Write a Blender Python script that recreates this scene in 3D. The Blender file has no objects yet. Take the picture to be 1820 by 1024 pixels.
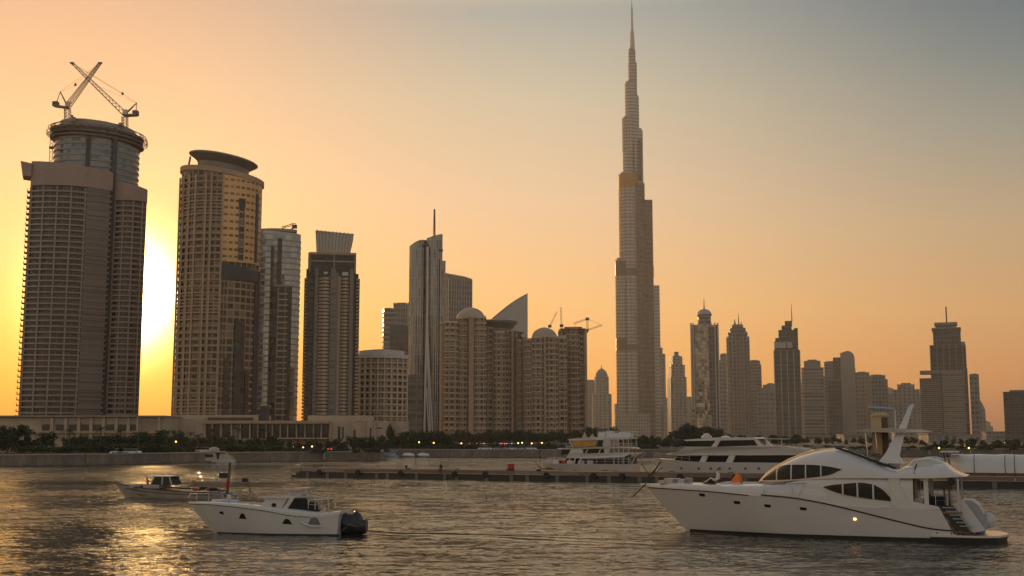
import bpy, math, random
from mathutils import Vector, Matrix
R = math.radians
rnd = random.Random(7)
scene = bpy.context.scene
COL = scene.collection

# ------------------------------------------------------------------ camera
F = 2088.0                      # focal length in photo pixels (1820 wide)
PITCH = R(7.18)
CAMZ = 6.6
cam_d = bpy.data.cameras.new('camera'); cam = bpy.data.objects.new('camera', cam_d); COL.objects.link(cam)
cam_d.sensor_width = 36.0; cam_d.lens = F / 1820 * 36.0
cam_d.clip_start = 0.5; cam_d.clip_end = 9000
cam.location = (0, 0, CAMZ); cam.rotation_euler = (R(90) + PITCH, 0, 0)
scene.camera = cam
scene.render.engine = 'CYCLES'
scene.view_settings.view_transform = 'Standard'; scene.view_settings.look = 'None'
scene.view_settings.exposure = 0.0; scene.view_settings.gamma = 1.0
scene.cycles.use_denoising = True
scene.cycles.max_bounces = 6; scene.cycles.glossy_bounces = 3; scene.cycles.diffuse_bounces = 2
scene.cycles.transmission_bounces = 4; scene.cycles.volume_bounces = 0
scene.cycles.sample_clamp_indirect = 4.0

def at(px, py, D):
    """world point seen at photo pixel (px, py) at distance D along world Y"""
    u = (px - 910) / F; v = (512 - py) / F
    c, s = math.cos(PITCH), math.sin(PITCH)
    y = c - v * s; z = s + v * c
    return Vector((u * D / y, D, CAMZ + z * D / y))
def gx(px, D): return at(px, 775, D).x
def hz(py, D): return at(910, py, D).z
def mpp(D): return gx(911, D) - gx(910, D)
def water(px, py, h=0.0):
    """point at height h seen at pixel (px, py) below the horizon"""
    p = at(px, py, 100.0); t = (CAMZ - h) / (CAMZ - p.z)
    return Vector((p.x * t, 100 * t, h))

# ------------------------------------------------------------------ world
SUN_AZ, SUN_EL = R(-18.9), R(6.6)
SUN = Vector((math.sin(SUN_AZ) * math.cos(SUN_EL), math.cos(SUN_AZ) * math.cos(SUN_EL), math.sin(SUN_EL)))
def lin(r, g, b):
    f = lambda c: (c / 255 / 12.92) if c / 255 <= 0.04045 else ((c / 255 + 0.055) / 1.055) ** 2.4
    return (f(r), f(g), f(b), 1)
class N:
    """tiny node-graph writer"""
    def __init__(s, tree): s.t = tree
    def new(s, ty, **kw):
        n = s.t.nodes.new(ty)
        for k, v in kw.items(): setattr(n, k, v)
        return n
    def put(s, n, key, v):
        if v is None: return
        if hasattr(v, 'is_output'): s.t.links.new(v, n.inputs[key])
        else: n.inputs[key].default_value = v
    def m(s, op, a, b=None, c=None, clamp=False):
        n = s.new('ShaderNodeMath', operation=op, use_clamp=clamp)
        s.put(n, 0, a); s.put(n, 1, b); s.put(n, 2, c); return n.outputs[0]
    def vm(s, op, a, b=None):
        n = s.new('ShaderNodeVectorMath', operation=op); s.put(n, 0, a); s.put(n, 1, b)
        return n.outputs['Value'] if op in ('DOT_PRODUCT', 'LENGTH') else n.outputs[0]
    def smooth(s, x, a, b, lo=0.0, hi=1.0):
        n = s.new('ShaderNodeMapRange', interpolation_type='SMOOTHSTEP')
        s.put(n, 0, x); s.put(n, 1, a); s.put(n, 2, b); s.put(n, 3, lo); s.put(n, 4, hi); return n.outputs[0]
    def mixc(s, f, a, b, mode='MIX'):
        n = s.new('ShaderNodeMix', data_type='RGBA', blend_type=mode)
        s.put(n, 0, f); s.put(n, 6, a); s.put(n, 7, b); return n.outputs[2]
    def ramp(s, f, stops, interp='LINEAR'):
        n = s.new('ShaderNodeValToRGB'); cr = n.color_ramp; cr.interpolation = interp
        while len(cr.elements) < len(stops): cr.elements.new(0.5)
        for e, (p, c) in zip(cr.elements, stops): e.position = p; e.color = c
        s.put(n, 0, f); return n.outputs[0]
    def noise(s, vec, scale, detail=3, rough=0.5, dist=0.0, dim='3D'):
        n = s.new('ShaderNodeTexNoise', noise_dimensions=dim)
        s.put(n, 'Vector', vec); n.inputs['Scale'].default_value = scale; n.inputs['Detail'].default_value = detail
        n.inputs['Roughness'].default_value = rough; n.inputs['Distortion'].default_value = dist
        return n.outputs[0]
    def scalev(s, vec, sc, rot=(0, 0, 0), loc=(0, 0, 0)):
        n = s.new('ShaderNodeMapping'); s.put(n, 0, vec); n.inputs['Scale'].default_value = sc
        n.inputs['Rotation'].default_value = rot; n.inputs['Location'].default_value = loc; return n.outputs[0]

world = bpy.data.worlds.new('World'); scene.world = world; world.use_nodes = True
wt = world.node_tree; wt.nodes.clear(); w = N(wt)
d = w.new('ShaderNodeTexCoord').outputs['Generated']
sep = w.new('ShaderNodeSeparateXYZ'); wt.links.new(d, sep.inputs[0])
wx, wy, wz = sep.outputs
az = w.m('MULTIPLY', w.m('ARCTAN2', wx, wy), 180 / math.pi)
el = w.m('MAXIMUM', wz, 0.0)
L_ = w.ramp(el, [(0, lin(250, 136, 40)), (.04, lin(254, 162, 42)), (.09, lin(253, 190, 86)), (.15, lin(252, 195, 124)), (.22, lin(242, 190, 140)),
                 (.35, lin(212, 164, 130)), (.46, lin(255, 214, 146)), (.68, lin(150, 146, 138)), (1, lin(84, 98, 124))])
M_ = w.ramp(el, [(0, lin(230, 142, 60)), (.05, lin(238, 166, 82)), (.11, lin(234, 180, 114)), (.2, lin(216, 183, 147)), (.28, lin(186, 176, 152)),
                 (.35, lin(144, 152, 148)), (.45, lin(252, 216, 156)), (.68, lin(140, 142, 140)), (1, lin(84, 98, 124))])
R_ = w.ramp(el, [(0, lin(140, 96, 72)), (.045, lin(184, 126, 76)), (.1, lin(190, 143, 94)), (.17, lin(166, 145, 114)),
                 (.24, lin(118, 128, 122)), (.30, lin(78, 104, 112)), (.355, lin(46, 82, 102)), (.48, lin(128, 130, 124)), (.7, lin(90, 104, 116)), (1, lin(74, 90, 118))])
B_ = w.ramp(el, [(0, lin(166, 142, 110)), (.1, lin(182, 162, 132)), (.3, lin(164, 158, 150)), (.6, lin(124, 132, 144)), (1, lin(84, 98, 124))])
c1 = w.mixc(w.smooth(az, -24.0, 3.0), L_, M_)
c2 = w.mixc(w.smooth(az, 0.0, 27.0), c1, R_)
c3 = w.mixc(w.smooth(w.m('ABSOLUTE', az), 50.0, 130.0), c2, B_)
dt = w.vm('DOT_PRODUCT', w.vm('NORMALIZE', d), tuple(SUN))
ang = w.m('MULTIPLY', w.m('ARCCOSINE', w.m('MINIMUM', dt, 0.999999)), 180 / math.pi)
g1 = w.m('EXPONENT', w.m('MULTIPLY', w.m('POWER', w.m('DIVIDE', ang, 1.85), 2.0), -1.0))
g2 = w.m('EXPONENT', w.m('DIVIDE', ang, -2.6))
glow = w.new('ShaderNodeVectorMath', operation='ADD')
s1 = w.new('ShaderNodeVectorMath', operation='SCALE'); s1.inputs[0].default_value = (26.0, 17.0, 7.0); wt.links.new(g1, s1.inputs['Scale'])
s2 = w.new('ShaderNodeVectorMath', operation='SCALE'); s2.inputs[0].default_value = (2.0, 0.98, 0.12); wt.links.new(g2, s2.inputs['Scale'])
wt.links.new(s1.outputs[0], glow.inputs[0]); wt.links.new(s2.outputs[0], glow.inputs[1])
tot = w.new('ShaderNodeVectorMath', operation='ADD'); wt.links.new(c3, tot.inputs[0]); wt.links.new(glow.outputs[0], tot.inputs[1])
bg = w.new('ShaderNodeBackground'); wt.links.new(tot.outputs[0], bg.inputs[0]); bg.inputs[1].default_value = 1.32
sky = w.new('ShaderNodeTexSky', sky_type='NISHITA', sun_disc=False)
sky.sun_elevation = SUN_EL; sky.sun_rotation = SUN_AZ; sky.air_density = 1.6; sky.dust_density = 4.0
bg2 = w.new('ShaderNodeBackground'); wt.links.new(sky.outputs[0], bg2.inputs[0]); bg2.inputs[1].default_value = 0.0
SKY_NISHITA = bg2
add = w.new('ShaderNodeAddShader'); wt.links.new(bg.outputs[0], add.inputs[0]); wt.links.new(bg2.outputs[0], add.inputs[1])
wo = w.new('ShaderNodeOutputWorld'); wt.links.new(add.outputs[0], wo.inputs[0])
bg2.inputs[1].default_value = 0.006

# ------------------------------------------------------------------ sun
sd = bpy.data.lights.new('sun', 'SUN'); sd.energy = 2.2; sd.angle = R(0.6); sd.color = (1.0, 0.62, 0.30)
so = bpy.data.objects.new('sun', sd); COL.objects.link(so)
so.rotation_euler = (-SUN).to_track_quat('-Z', 'Y').to_euler()

# ------------------------------------------------------------------ materials
MATS = {}
def newmat(name):
    m = bpy.data.materials.new(name); m.use_nodes = True; MATS[name] = m
    m.node_tree.nodes.clear(); n = N(m.node_tree)
    p = n.new('ShaderNodeBsdfPrincipled'); o = n.new('ShaderNodeOutputMaterial')
    m.node_tree.links.new(p.outputs[0], o.inputs[0]); return m, n, p
def plain(name, col, rough=0.6, metal=0.0, var=0.18, scale=0.6, coat=0.0, bump=0.0, stretch=(1, 1, 1)):
    """weathered plain surface: base colour broken up by two noises"""
    m, n, p = newmat(name)
    v = n.scalev(n.new('ShaderNodeTexCoord').outputs['Object'], stretch)
    f = n.m('ADD', n.m('MULTIPLY', n.noise(v, scale, 4), 0.6), n.m('MULTIPLY', n.noise(v, scale * 6.3, 3), 0.4))
    lo = tuple(c * (1 - var) for c in col) + (1,); hi = tuple(min(1, c * (1 + var)) for c in col) + (1,)
    n.put(p, 'Base Color', n.ramp(f, [(.3, lo), (.7, hi)]))
    n.put(p, 'Roughness', n.m('ADD', n.m('MULTIPLY', f, 0.2), rough - 0.1)); n.put(p, 'Metallic', metal); n.put(p, 'Coat Weight', coat)
    if bump:
        b = n.new('ShaderNodeBump'); b.inputs['Strength'].default_value = bump; n.put(b, 'Height', f); n.put(p, 'Normal', b.outputs[0])
    return m
def facade(name, wall, glass, sx, sz, wx=0.65, wz=0.6, grough=0.12, gmetal=0.0, wrough=0.75, wmetal=0.0, wob=0.02, lit=0.0, vary=0.6, off=0.0):
    """window grid laid out in metres from the wall's own UVs (perimeter, height)"""
    m, n, p = newmat(name)
    uv = n.new('ShaderNodeUVMap').outputs[0]
    s = n.new('ShaderNodeSeparateXYZ'); n.put(s, 0, uv)
    u = n.m('DIVIDE', s.outputs[0], sx); v = n.m('DIVIDE', n.m('ADD', s.outputs[1], off), sz)
    fu, fv = n.m('FRACT', u), n.m('FRACT', v)
    inu = n.m('LESS_THAN', n.m('ABSOLUTE', n.m('SUBTRACT', fu, 0.5)), wx / 2)
    inv = n.m('LESS_THAN', n.m('ABSOLUTE', n.m('SUBTRACT', fv, 0.5)), wz / 2)
    mask = n.m('MULTIPLY', inu, inv)
    cell = n.new('ShaderNodeCombineXYZ'); n.put(cell, 0, n.m('FLOOR', u)); n.put(cell, 1, n.m('FLOOR', v))
    wn = n.new('ShaderNodeTexWhiteNoise', noise_dimensions='2D'); n.put(wn, 'Vector', cell.outputs[0])
    ob = n.new('ShaderNodeTexCoord').outputs['Object']
    st = n.noise(n.scalev(ob, (1, 1, .35)), 0.09, 4)
    wallc = n.mixc(st, tuple(c * .72 for c in wall) + (1,), tuple(min(1, c * 1.28) for c in wall) + (1,))
    r1 = n.m('MULTIPLY', n.m('SUBTRACT', wn.outputs[0], 0.5), vary * 2)
    gl = n.new('ShaderNodeVectorMath', operation='SCALE'); gl.inputs[0].default_value = glass; n.put(gl, 'Scale', n.m('ADD', 1.0, r1))
    drawn = n.m('MULTIPLY', n.m('GREATER_THAN', wn.outputs[0], .86), .45)        # some windows have pale blinds
    glc = n.mixc(drawn, gl.outputs[0], tuple(min(1, c * .8) for c in wall) + (1,))
    n.put(p, 'Base Color', n.mixc(mask, wallc, glc))
    n.put(p, 'Roughness', n.m('ADD', wrough, n.m('MULTIPLY', mask, grough - wrough)))
    n.put(p, 'Metallic', n.m('ADD', wmetal, n.m('MULTIPLY', mask, gmetal - wmetal)))
    if wob:
        geo = n.new('ShaderNodeNewGeometry').outputs['Normal']
        wn2 = n.new('ShaderNodeVectorMath', operation='SUBTRACT'); n.put(wn2, 0, wn.outputs[1]); wn2.inputs[1].default_value = (.5, .5, .5)
        nb = n.new('ShaderNodeTexNoise'); n.put(nb, 'Vector', ob); nb.inputs['Scale'].default_value = .06
        nb2 = n.new('ShaderNodeVectorMath', operation='SUBTRACT'); n.put(nb2, 0, nb.outputs[1]); nb2.inputs[1].default_value = (.5, .5, .5)
        a2 = n.vm('ADD', wn2.outputs[0], nb2.outputs[0])
        sc = n.new('ShaderNodeVectorMath', operation='SCALE'); n.put(sc, 0, a2); n.put(sc, 'Scale', n.m('MULTIPLY', mask, wob * 2))
        n.put(p, 'Normal', n.vm('NORMALIZE', n.vm('ADD', geo, sc.outputs[0])))
    return m
def lamp_mat(name, col, strength):
    m, n, p = newmat(name); n.put(p, 'Base Color', tuple(col) + (1,)); n.put(p, 'Emission Color', tuple(col) + (1,)); n.put(p, 'Emission Strength', strength); return m

# ------------------------------------------------------------------ mesh helpers
class MB:
    def __init__(s): s.v = []; s.f = []; s.uv = []
    def add(s, vs, fs, uvs=None):
        o = len(s.v); s.v += [tuple(v) for v in vs]
        for i, f in enumerate(fs):
            s.f.append([o + k for k in f]); s.uv.append(uvs[i] if uvs else [(0, 0)] * len(f))
        return s
    def box(s, x0, x1, y0, y1, z0, z1):
        vs = [(x, y, z) for z in (z0, z1) for y in (y0, y1) for x in (x0, x1)]
        a, b, c = x1 - x0, y1 - y0, z1 - z0
        q = lambda p, r, o=0: [(o, z0), (o + p, z0), (o + p, z0 + r), (o, z0 + r)]
        return s.add(vs, [(0, 1, 5, 4), (1, 3, 7, 5), (3, 2, 6, 7), (2, 0, 4, 6), (4, 5, 7, 6), (2, 3, 1, 0)],
                     [q(a, c), q(b, c, a), q(a, c, a + b), q(b, c, 2 * a + b), [(0, 0)] * 4, [(0, 0)] * 4])
    def obox(s, c, ax, ay, az):
        """box from centre and three half-axis vectors"""
        c, ax, ay, az = map(Vector, (c, ax, ay, az))
        vs = [c + i * ax + j * ay + k * az for k in (-1, 1) for j in (-1, 1) for i in (-1, 1)]
        return s.add(vs, [(0, 1, 5, 4), (1, 3, 7, 5), (3, 2, 6, 7), (2, 0, 4, 6), (4, 5, 7, 6), (2, 3, 1, 0)])
    def prism(s, foot, z0, z1, top=None, ztop=None, cap=True):
        """foot: CCW polygon; top: other polygon with the same count; ztop: heights of the top corners"""
        n = len(foot); top = top or foot; zt = ztop or [z1] * n
        vs = [(x, y, z0) for x, y in foot] + [(x, y, zt[i]) for i, (x, y) in enumerate(top)]
        fs, uv, u = [], [], 0.0
        for i in range(n):
            j = (i + 1) % n; d = math.dist(foot[i], foot[j])
            fs.append((i, j, n + j, n + i)); uv.append([(u, z0), (u + d, z0), (u + d, zt[j]), (u, zt[i])]); u += d
        if cap:
            fs += [tuple(range(n, 2 * n)), tuple(range(n - 1, -1, -1))]; uv += [[(0, 0)] * n] * 2
        return s.add(vs, fs, uv)
    def tube(s, pts, r, n=6, close=True):
        pts = [Vector(p) for p in pts]; rs = r if isinstance(r, (list, tuple)) else [r] * len(pts)
        vs = []
        for i, p in enumerate(pts):
            t = (pts[min(i + 1, len(pts) - 1)] - pts[max(i - 1, 0)]).normalized()
            a = t.cross(Vector((0, 0, 1)) if abs(t.z) < 0.95 else Vector((1, 0, 0))).normalized(); b = a.cross(t)
            for k in range(n):
                th = 2 * math.pi * k / n; vs.append(p + rs[i] * (math.cos(th) * a + math.sin(th) * b))
        fs = [(i * n + k, i * n + (k + 1) % n, (i + 1) * n + (k + 1) % n, (i + 1) * n + k) for i in range(len(pts) - 1) for k in range(n)]
        fs += [tuple(range(n))[::-1], tuple(range((len(pts) - 1) * n, len(pts) * n))]
        return s.add(vs, fs)
    def lathe(s, prof, n=32, cx=0, cy=0, tilt=(0, 0), sy=1.0):
        """prof: [(r, z)] bottom to top round the z axis; tilt: dz per metre in x and y"""
        vs = []; m = len(prof)
        for r, z in prof:
            for k in range(n):
                th = 2 * math.pi * k / n; x, y = r * math.cos(th), r * math.sin(th) * sy
                vs.append((cx + x, cy + y, z + tilt[0] * x + tilt[1] * y))
        fs, uv = [], []
        for i in range(m - 1):
            for k in range(n):
                fs.append((i * n + k, i * n + (k + 1) % n, (i + 1) * n + (k + 1) % n, (i + 1) * n + k))
                a, b = 2 * math.pi * prof[i][0] / n * k, 2 * math.pi * prof[i][0] / n * (k + 1)
                uv.append([(a, prof[i][1]), (b, prof[i][1]), (b, prof[i + 1][1]), (a, prof[i + 1][1])])
        fs += [tuple(range(n))[::-1], tuple(range((m - 1) * n, m * n))]; uv += [[(0, 0)] * n] * 2
        return s.add(vs, fs, uv)
    def loft(s, secs, closed=True, caps=True):
        """secs: rings with equal vertex counts"""
        n = len(secs[0]); vs = [p for r in secs for p in r]; fs = []
        for i in range(len(secs) - 1):
            for k in range(n if closed else n - 1):
                fs.append((i * n + k, i * n + (k + 1) % n, (i + 1) * n + (k + 1) % n, (i + 1) * n + k))
        if caps and closed: fs += [tuple(range(n))[::-1], tuple(range((len(secs) - 1) * n, len(secs) * n))]
        return s.add(vs, fs)
    def extr(s, poly, axis, a, b):
        """extrude a 2D outline between a and b along axis ('x','y','z')"""
        n = len(poly)
        mk = {'x': lambda p, t: (t, p[0], p[1]), 'y': lambda p, t: (p[0], t, p[1]), 'z': lambda p, t: (p[0], p[1], t)}[axis]
        vs = [mk(p, a) for p in poly] + [mk(p, b) for p in poly]
        fs = [(i, (i + 1) % n, n + (i + 1) % n, n + i) for i in range(n)] + [tuple(range(n))[::-1], tuple(range(n, 2 * n))]
        return s.add(vs, fs)
    def mesh(s, name, mat, smooth=False):
        me = bpy.data.meshes.new(name); me.from_pydata(s.v, [], s.f); uvl = me.uv_layers.new(name='UVMap')
        flat = [c for f in s.uv for p in f for c in p]; uvl.data.foreach_set('uv', flat)
        me.materials.append(mat if not isinstance(mat, str) else MATS[mat])
        import bmesh
        bm = bmesh.new(); bm.from_mesh(me); bmesh.ops.recalc_face_normals(bm, faces=bm.faces); bm.to_mesh(me); bm.free()
        if smooth:
            me.polygons.foreach_set('use_smooth', [True] * len(me.polygons)); me.set_sharp_from_angle(angle=R(38))
        me.update(); return me
    def build(s, name, mat, parent=None, smooth=False, loc=None):
        return link(name, s.mesh(name, mat, smooth), parent, loc)
def link(name, me, parent=None, loc=None, rz=0.0):
    o = bpy.data.objects.new(name, me); COL.objects.link(o)
    if parent: o.parent = parent
    if loc is not None: o.location = loc
    if rz: o.rotation_euler = (0, 0, rz)
    return o
def tag(o, label, cat, group=None):
    o['label'] = label; o['category'] = cat
    if group: o['group'] = group
    return o
def thing(name, label, cat, loc=(0, 0, 0), rz=0.0, group=None):
    o = bpy.data.objects.new(name, None); COL.objects.link(o); o.empty_display_size = 0.5
    o.location = loc; o.rotation_euler = (0, 0, rz); return tag(o, label, cat, group)
def struct(o, kind='structure'): o['kind'] = kind; return o
def copy_tree(o, parent=None):
    c = o.copy(); COL.objects.link(c); c.parent = parent
    for ch in list(o.children): copy_tree(ch, c)
    return c
def rect(x0, x1, y0, y1): return [(x0, y0), (x1, y0), (x1, y1), (x0, y1)]
def circ(r, n=32, cx=0, cy=0, sy=1.0, a0=0.0): return [(cx + r * math.cos(a0 + 2 * math.pi * k / n), cy + r * math.sin(a0 + 2 * math.pi * k / n) * sy) for k in range(n)]
def rrect(wd, dp, r, n=4, cx=0, cy=0):
    out = []
    for qx, qy, a in ((1, -1, -90), (1, 1, 0), (-1, 1, 90), (-1, -1, 180)):
        for k in range(n + 1):
            th = R(a + 90 * k / n); out.append((cx + qx * (wd / 2 - r) + r * math.cos(th), cy + qy * (dp / 2 - r) + r * math.sin(th)))
    return out
def scale_foot(foot, k, c=None):
    cx = sum(p[0] for p in foot) / len(foot); cy = sum(p[1] for p in foot) / len(foot)
    return [(cx + (x - cx) * k, cy + (y - cy) * k) for x, y in foot]
def offset(foot, d):
    """offset a CCW outline outward by d"""
    n = len(foot); out = []
    for i in range(n):
        p, a, b = Vector(foot[i]), Vector(foot[i - 1]), Vector(foot[(i + 1) % n])
        n1 = Vector(((p - a).y, -(p - a).x)).normalized(); n2 = Vector(((b - p).y, -(b - p).x)).normalized()
        m = (n1 + n2); m = m / max(0.3, m.length_squared / 2) if m.length > 1e-6 else n1
        out.append(tuple(p + m * d))
    return out
def walk(foot, step, front_only=True, lim=0.15):
    """points and normals along the outline about every `step` metres, those that face the camera (-Y)"""
    n = len(foot); out = []
    per = [math.dist(foot[i], foot[(i + 1) % n]) for i in range(n)]; T = sum(per); k = max(3, round(T / step)); st = T / k
    for j in range(k):
        t = j * st; i = 0
        while t > per[i]: t -= per[i]; i = (i + 1) % n
        a, b = Vector(foot[i]), Vector(foot[(i + 1) % n]); e = (b - a).normalized(); p = a + e * t; nr = Vector((e.y, -e.x))
        if front_only and nr.y > lim: continue
        out.append((p, nr))
    return out
def floors(parent, foot, z0, z1, n, th, out, mat, name='floor_slab', me=None):
    """n ring slabs of one shared mesh, each a part of its own"""
    me = me or MB().prism(offset(foot, out), 0, th).mesh(name, mat)
    for k in range(n):
        link(name, me, parent, (0, 0, z0 + (z1 - z0) * k / n))
def piers(parent, foot, z0, z1, step, wd, out, mat, name='pier', skip=None):
    me = MB().box(-wd / 2, wd / 2, -out, 0.3, 0, z1 - z0).mesh(name, mat)
    for p, nr in walk(foot, step):
        if skip and skip(p.x): continue
        link(name, me, parent, (p.x, p.y, z0), rz=math.atan2(nr.x, -nr.y))
# ------------------------------------------------------------------ setting: water, land, road
wm, n, p = newmat('water')
ob = n.new('ShaderNodeTexCoord').outputs['Object']
def slopes(sc, scale, rot, amp, det, rough=.55):
    t = n.new('ShaderNodeTexNoise'); n.put(t, 'Vector', n.scalev(ob, sc, rot=(0, 0, rot))); t.inputs['Scale'].default_value = scale
    t.inputs['Detail'].default_value = det; t.inputs['Roughness'].default_value = rough; t.inputs['Distortion'].default_value = .4
    v = n.vm('SUBTRACT', t.outputs[1], (.5, .5, .5)); k = n.new('ShaderNodeVectorMath', operation='SCALE'); n.put(k, 0, v); n.put(k, 'Scale', amp); return k.outputs[0]
gust = n.smooth(n.noise(n.scalev(ob, (.010, .028, 1), rot=(0, 0, .1)), 1.0, 3), .36, .62, .45, 1.45)   # calmer and rougher patches
near = n.smooth(n.vm('LENGTH', ob), 20.0, 160.0, 1.1, 1.6)
sl = n.vm('ADD', n.vm('ADD', slopes((.04, .10, 1), 1.0, .18, .09, 2), slopes((.30, .80, 1), 1.0, .22, .50, 3)), n.vm('ADD', slopes((1.7, 4.4, 1), 1.0, -.12, 1.15, 4, .68), slopes((5.5, 13.0, 1), 1.0, .1, .45, 3, .6)))
kk = n.new('ShaderNodeVectorMath', operation='SCALE'); n.put(kk, 0, sl); n.put(kk, 'Scale', n.m('MULTIPLY', gust, near))
# the cruiser's wake: two ridges trailing off behind its engine
w1, w2_ = water(652, 945), water(1090, 962); we_ = Vector((w2_.x - w1.x, w2_.y - w1.y, 0)).normalized(); wn_ = Vector((-we_.y, we_.x, 0))
rel = n.vm('SUBTRACT', ob, tuple(w1)); dl = n.vm('DOT_PRODUCT', rel, tuple(we_)); dn = n.vm('DOT_PRODUCT', rel, tuple(wn_)); acc = None
for sg in (.06, -.10, .01):
    dd = n.m('ADD', n.m('SUBTRACT', dn, n.m('MULTIPLY', dl, sg)), n.m('MULTIPLY', n.m('SUBTRACT', n.noise(ob, .3, 3), .5), 3.4))
    am = n.m('MULTIPLY', n.m('SINE', n.m('MULTIPLY', dd, 3.2)), n.m('EXPONENT', n.m('MULTIPLY', n.m('POWER', dd, 2.0), -1.6)))
    am = n.m('MULTIPLY', am, n.m('MULTIPLY', n.smooth(dl, -.5, 1.0), n.smooth(dl, 30.0, 8.0, 0.0, .34))); acc = am if acc is None else n.m('ADD', acc, am)
wk = n.new('ShaderNodeVectorMath', operation='SCALE'); wk.inputs[0].default_value = tuple(wn_); n.put(wk, 'Scale', acc)
flat = n.vm('ADD', n.vm('MULTIPLY', kk.outputs[0], (1.15, 1.0, 0.0)), wk.outputs[0])
n.put(p, 'Normal', n.vm('NORMALIZE', n.vm('ADD', flat, (0, 0, 1))))
n.put(p, 'Base Color', (.055, .05, .035, 1)); n.put(p, 'Roughness', 0.07); n.put(p, 'IOR', 2.0)
wtr = MB().add([(-2300, -60, 0), (2300, -60, 0), (2300, 3500, 0), (-2300, 3500, 0)], [(0, 1, 2, 3)]).build('water', 'water'); struct(wtr)

plain('land', (.09, .075, .052), .95, scale=.05, var=.35)
plain('asphalt', (.05, .048, .045), .9, scale=.2)
plain('concrete', (.18, .15, .115), .85, scale=.35, var=.5, stretch=(1, 1, .25))
plain('wet_stone', (.05, .045, .035), .5, scale=.4)
plain('coping', (.36, .30, .23), .8, scale=.3)
SH = [water(px, py) for px, py in ((-260, 834), (0, 829), (150, 827), (300, 823.5), (480, 821), (672, 819), (678, 817), (670, 812.5), (800, 813.5), (960, 814), (1170, 813), (1500, 812), (2000, 811))]
shore = [(q.x, q.y) for q in SH]
LZ = 2.1
land = MB().prism([(-2250, shore[0][1])] + shore + [(2250, shore[-1][1]), (2250, 3480), (-2250, 3480)], -1.0, LZ).build('ground', 'land'); struct(land)
for i in range(len(shore) - 1):
    a, b_ = Vector(shore[i]), Vector(shore[i + 1]); e = (b_ - a).normalized(); nr = Vector((e.y, -e.x))
    L = (b_ - a).length
    if L < 8: continue
    zone = 'left quay' if i < 6 else 'inner basin'
    names = ['far left edge of the left quay', 'left quay below the leftmost trees', 'left quay below the low podium', 'left quay behind the small moored cruiser', 'left quay behind the pier tip', '', 'far quay left of the domed blocks', 'far quay below the domed blocks', 'far quay between the two white yachts', 'far quay behind the long white yacht', 'far quay at the far right']
    k = [0, 1, 2, 3, 4, 5, 5, 6, 7, 8, 9, 10][i]
    t = thing('seawall', 'low weathered concrete seawall along the ' + (names[k] or 'corner of the quay'), 'seawall', (a.x, a.y, 0), math.atan2(e.y, e.x), 'seawall lengths along the far shore')
    MB().box(0, L, -.5, 0, -1, LZ + .25).build('wall', 'concrete', t)
    MB().box(0, L, -.65, .25, LZ + .253, LZ + .5).build('coping', 'coping', t)
    MB().box(0, L, -1.6, -.5, -1, .5).build('footing', 'concrete', t); MB().box(0, L, -2.2, -1.6, -1, .12).build('wet_ledge', 'wet_stone', t)
    for j in range(1, int(L / 14)): MB().box(j * 14, j * 14 + .5, -.9, -.5, .5, LZ).build('buttress', 'coping', t)
road = MB().add([(-900, 596, LZ + .006), (900, 596, LZ + .006), (900, 618, LZ + .006), (-900, 618, LZ + .006)], [(0, 1, 2, 3)]).build('road', 'asphalt'); struct(road)

# ------------------------------------------------------------------ haze
HAZE = 0.00010
hm = bpy.data.materials.new('haze'); hm.use_nodes = True; hm.node_tree.nodes.clear(); n = N(hm.node_tree)
pv = n.new('ShaderNodeVolumePrincipled'); pv.inputs['Color'].default_value = (.88, .85, .80, 1); pv.inputs['Density'].default_value = HAZE; pv.inputs['Anisotropy'].default_value = 0.35
oo = n.new('ShaderNodeOutputMaterial'); hm.node_tree.links.new(pv.outputs[0], oo.inputs['Volume']); MATS['haze'] = hm
hz_o = MB().box(-2320, 2320, -80, 3520, -2.0, 960).build('haze', 'haze'); struct(hz_o, 'stuff')
# ------------------------------------------------------------------ facade materials
facade('f_silver', (.25, .25, .25), (.14, .15, .16), 5.0, 6.5, .8, .45, .2, .7, .35, .6, wob=.03, vary=.3)
plain('dark_bronze', (.055, .034, .02), .4, .3, var=.2)
facade('f_silver_shaded', (.07, .068, .066), (.035, .037, .04), 4.2, 9.0, .8, .5, .2, .6, .5, .4, wob=.03)  # darker copy of the silver facade, puts shade into the right lobes' colour
facade('f_bronze', (.20, .14, .09), (.16, .10, .06), 4.2, 3.5, .7, .7, .2, .5, .4, .3)
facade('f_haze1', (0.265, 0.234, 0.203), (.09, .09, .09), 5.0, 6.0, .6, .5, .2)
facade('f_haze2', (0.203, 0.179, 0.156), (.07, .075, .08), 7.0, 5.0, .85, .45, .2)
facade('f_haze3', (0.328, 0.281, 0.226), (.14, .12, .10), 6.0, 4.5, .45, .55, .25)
facade('f_dark', (.12, .11, .10), (.035, .04, .045), 4.0, 5.0, .8, .7, .1, wob=.03)
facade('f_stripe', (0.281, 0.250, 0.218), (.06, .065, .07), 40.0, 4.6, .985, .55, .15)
plain('metal_d', (.10, .095, .09), .5, .4); plain('metal_l', (.36, .345, .32), .4, .5); plain('roof', (.25, .22, .19), .85)
plain('gold', (.24, .115, .03), .4, .4, var=.1)

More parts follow.
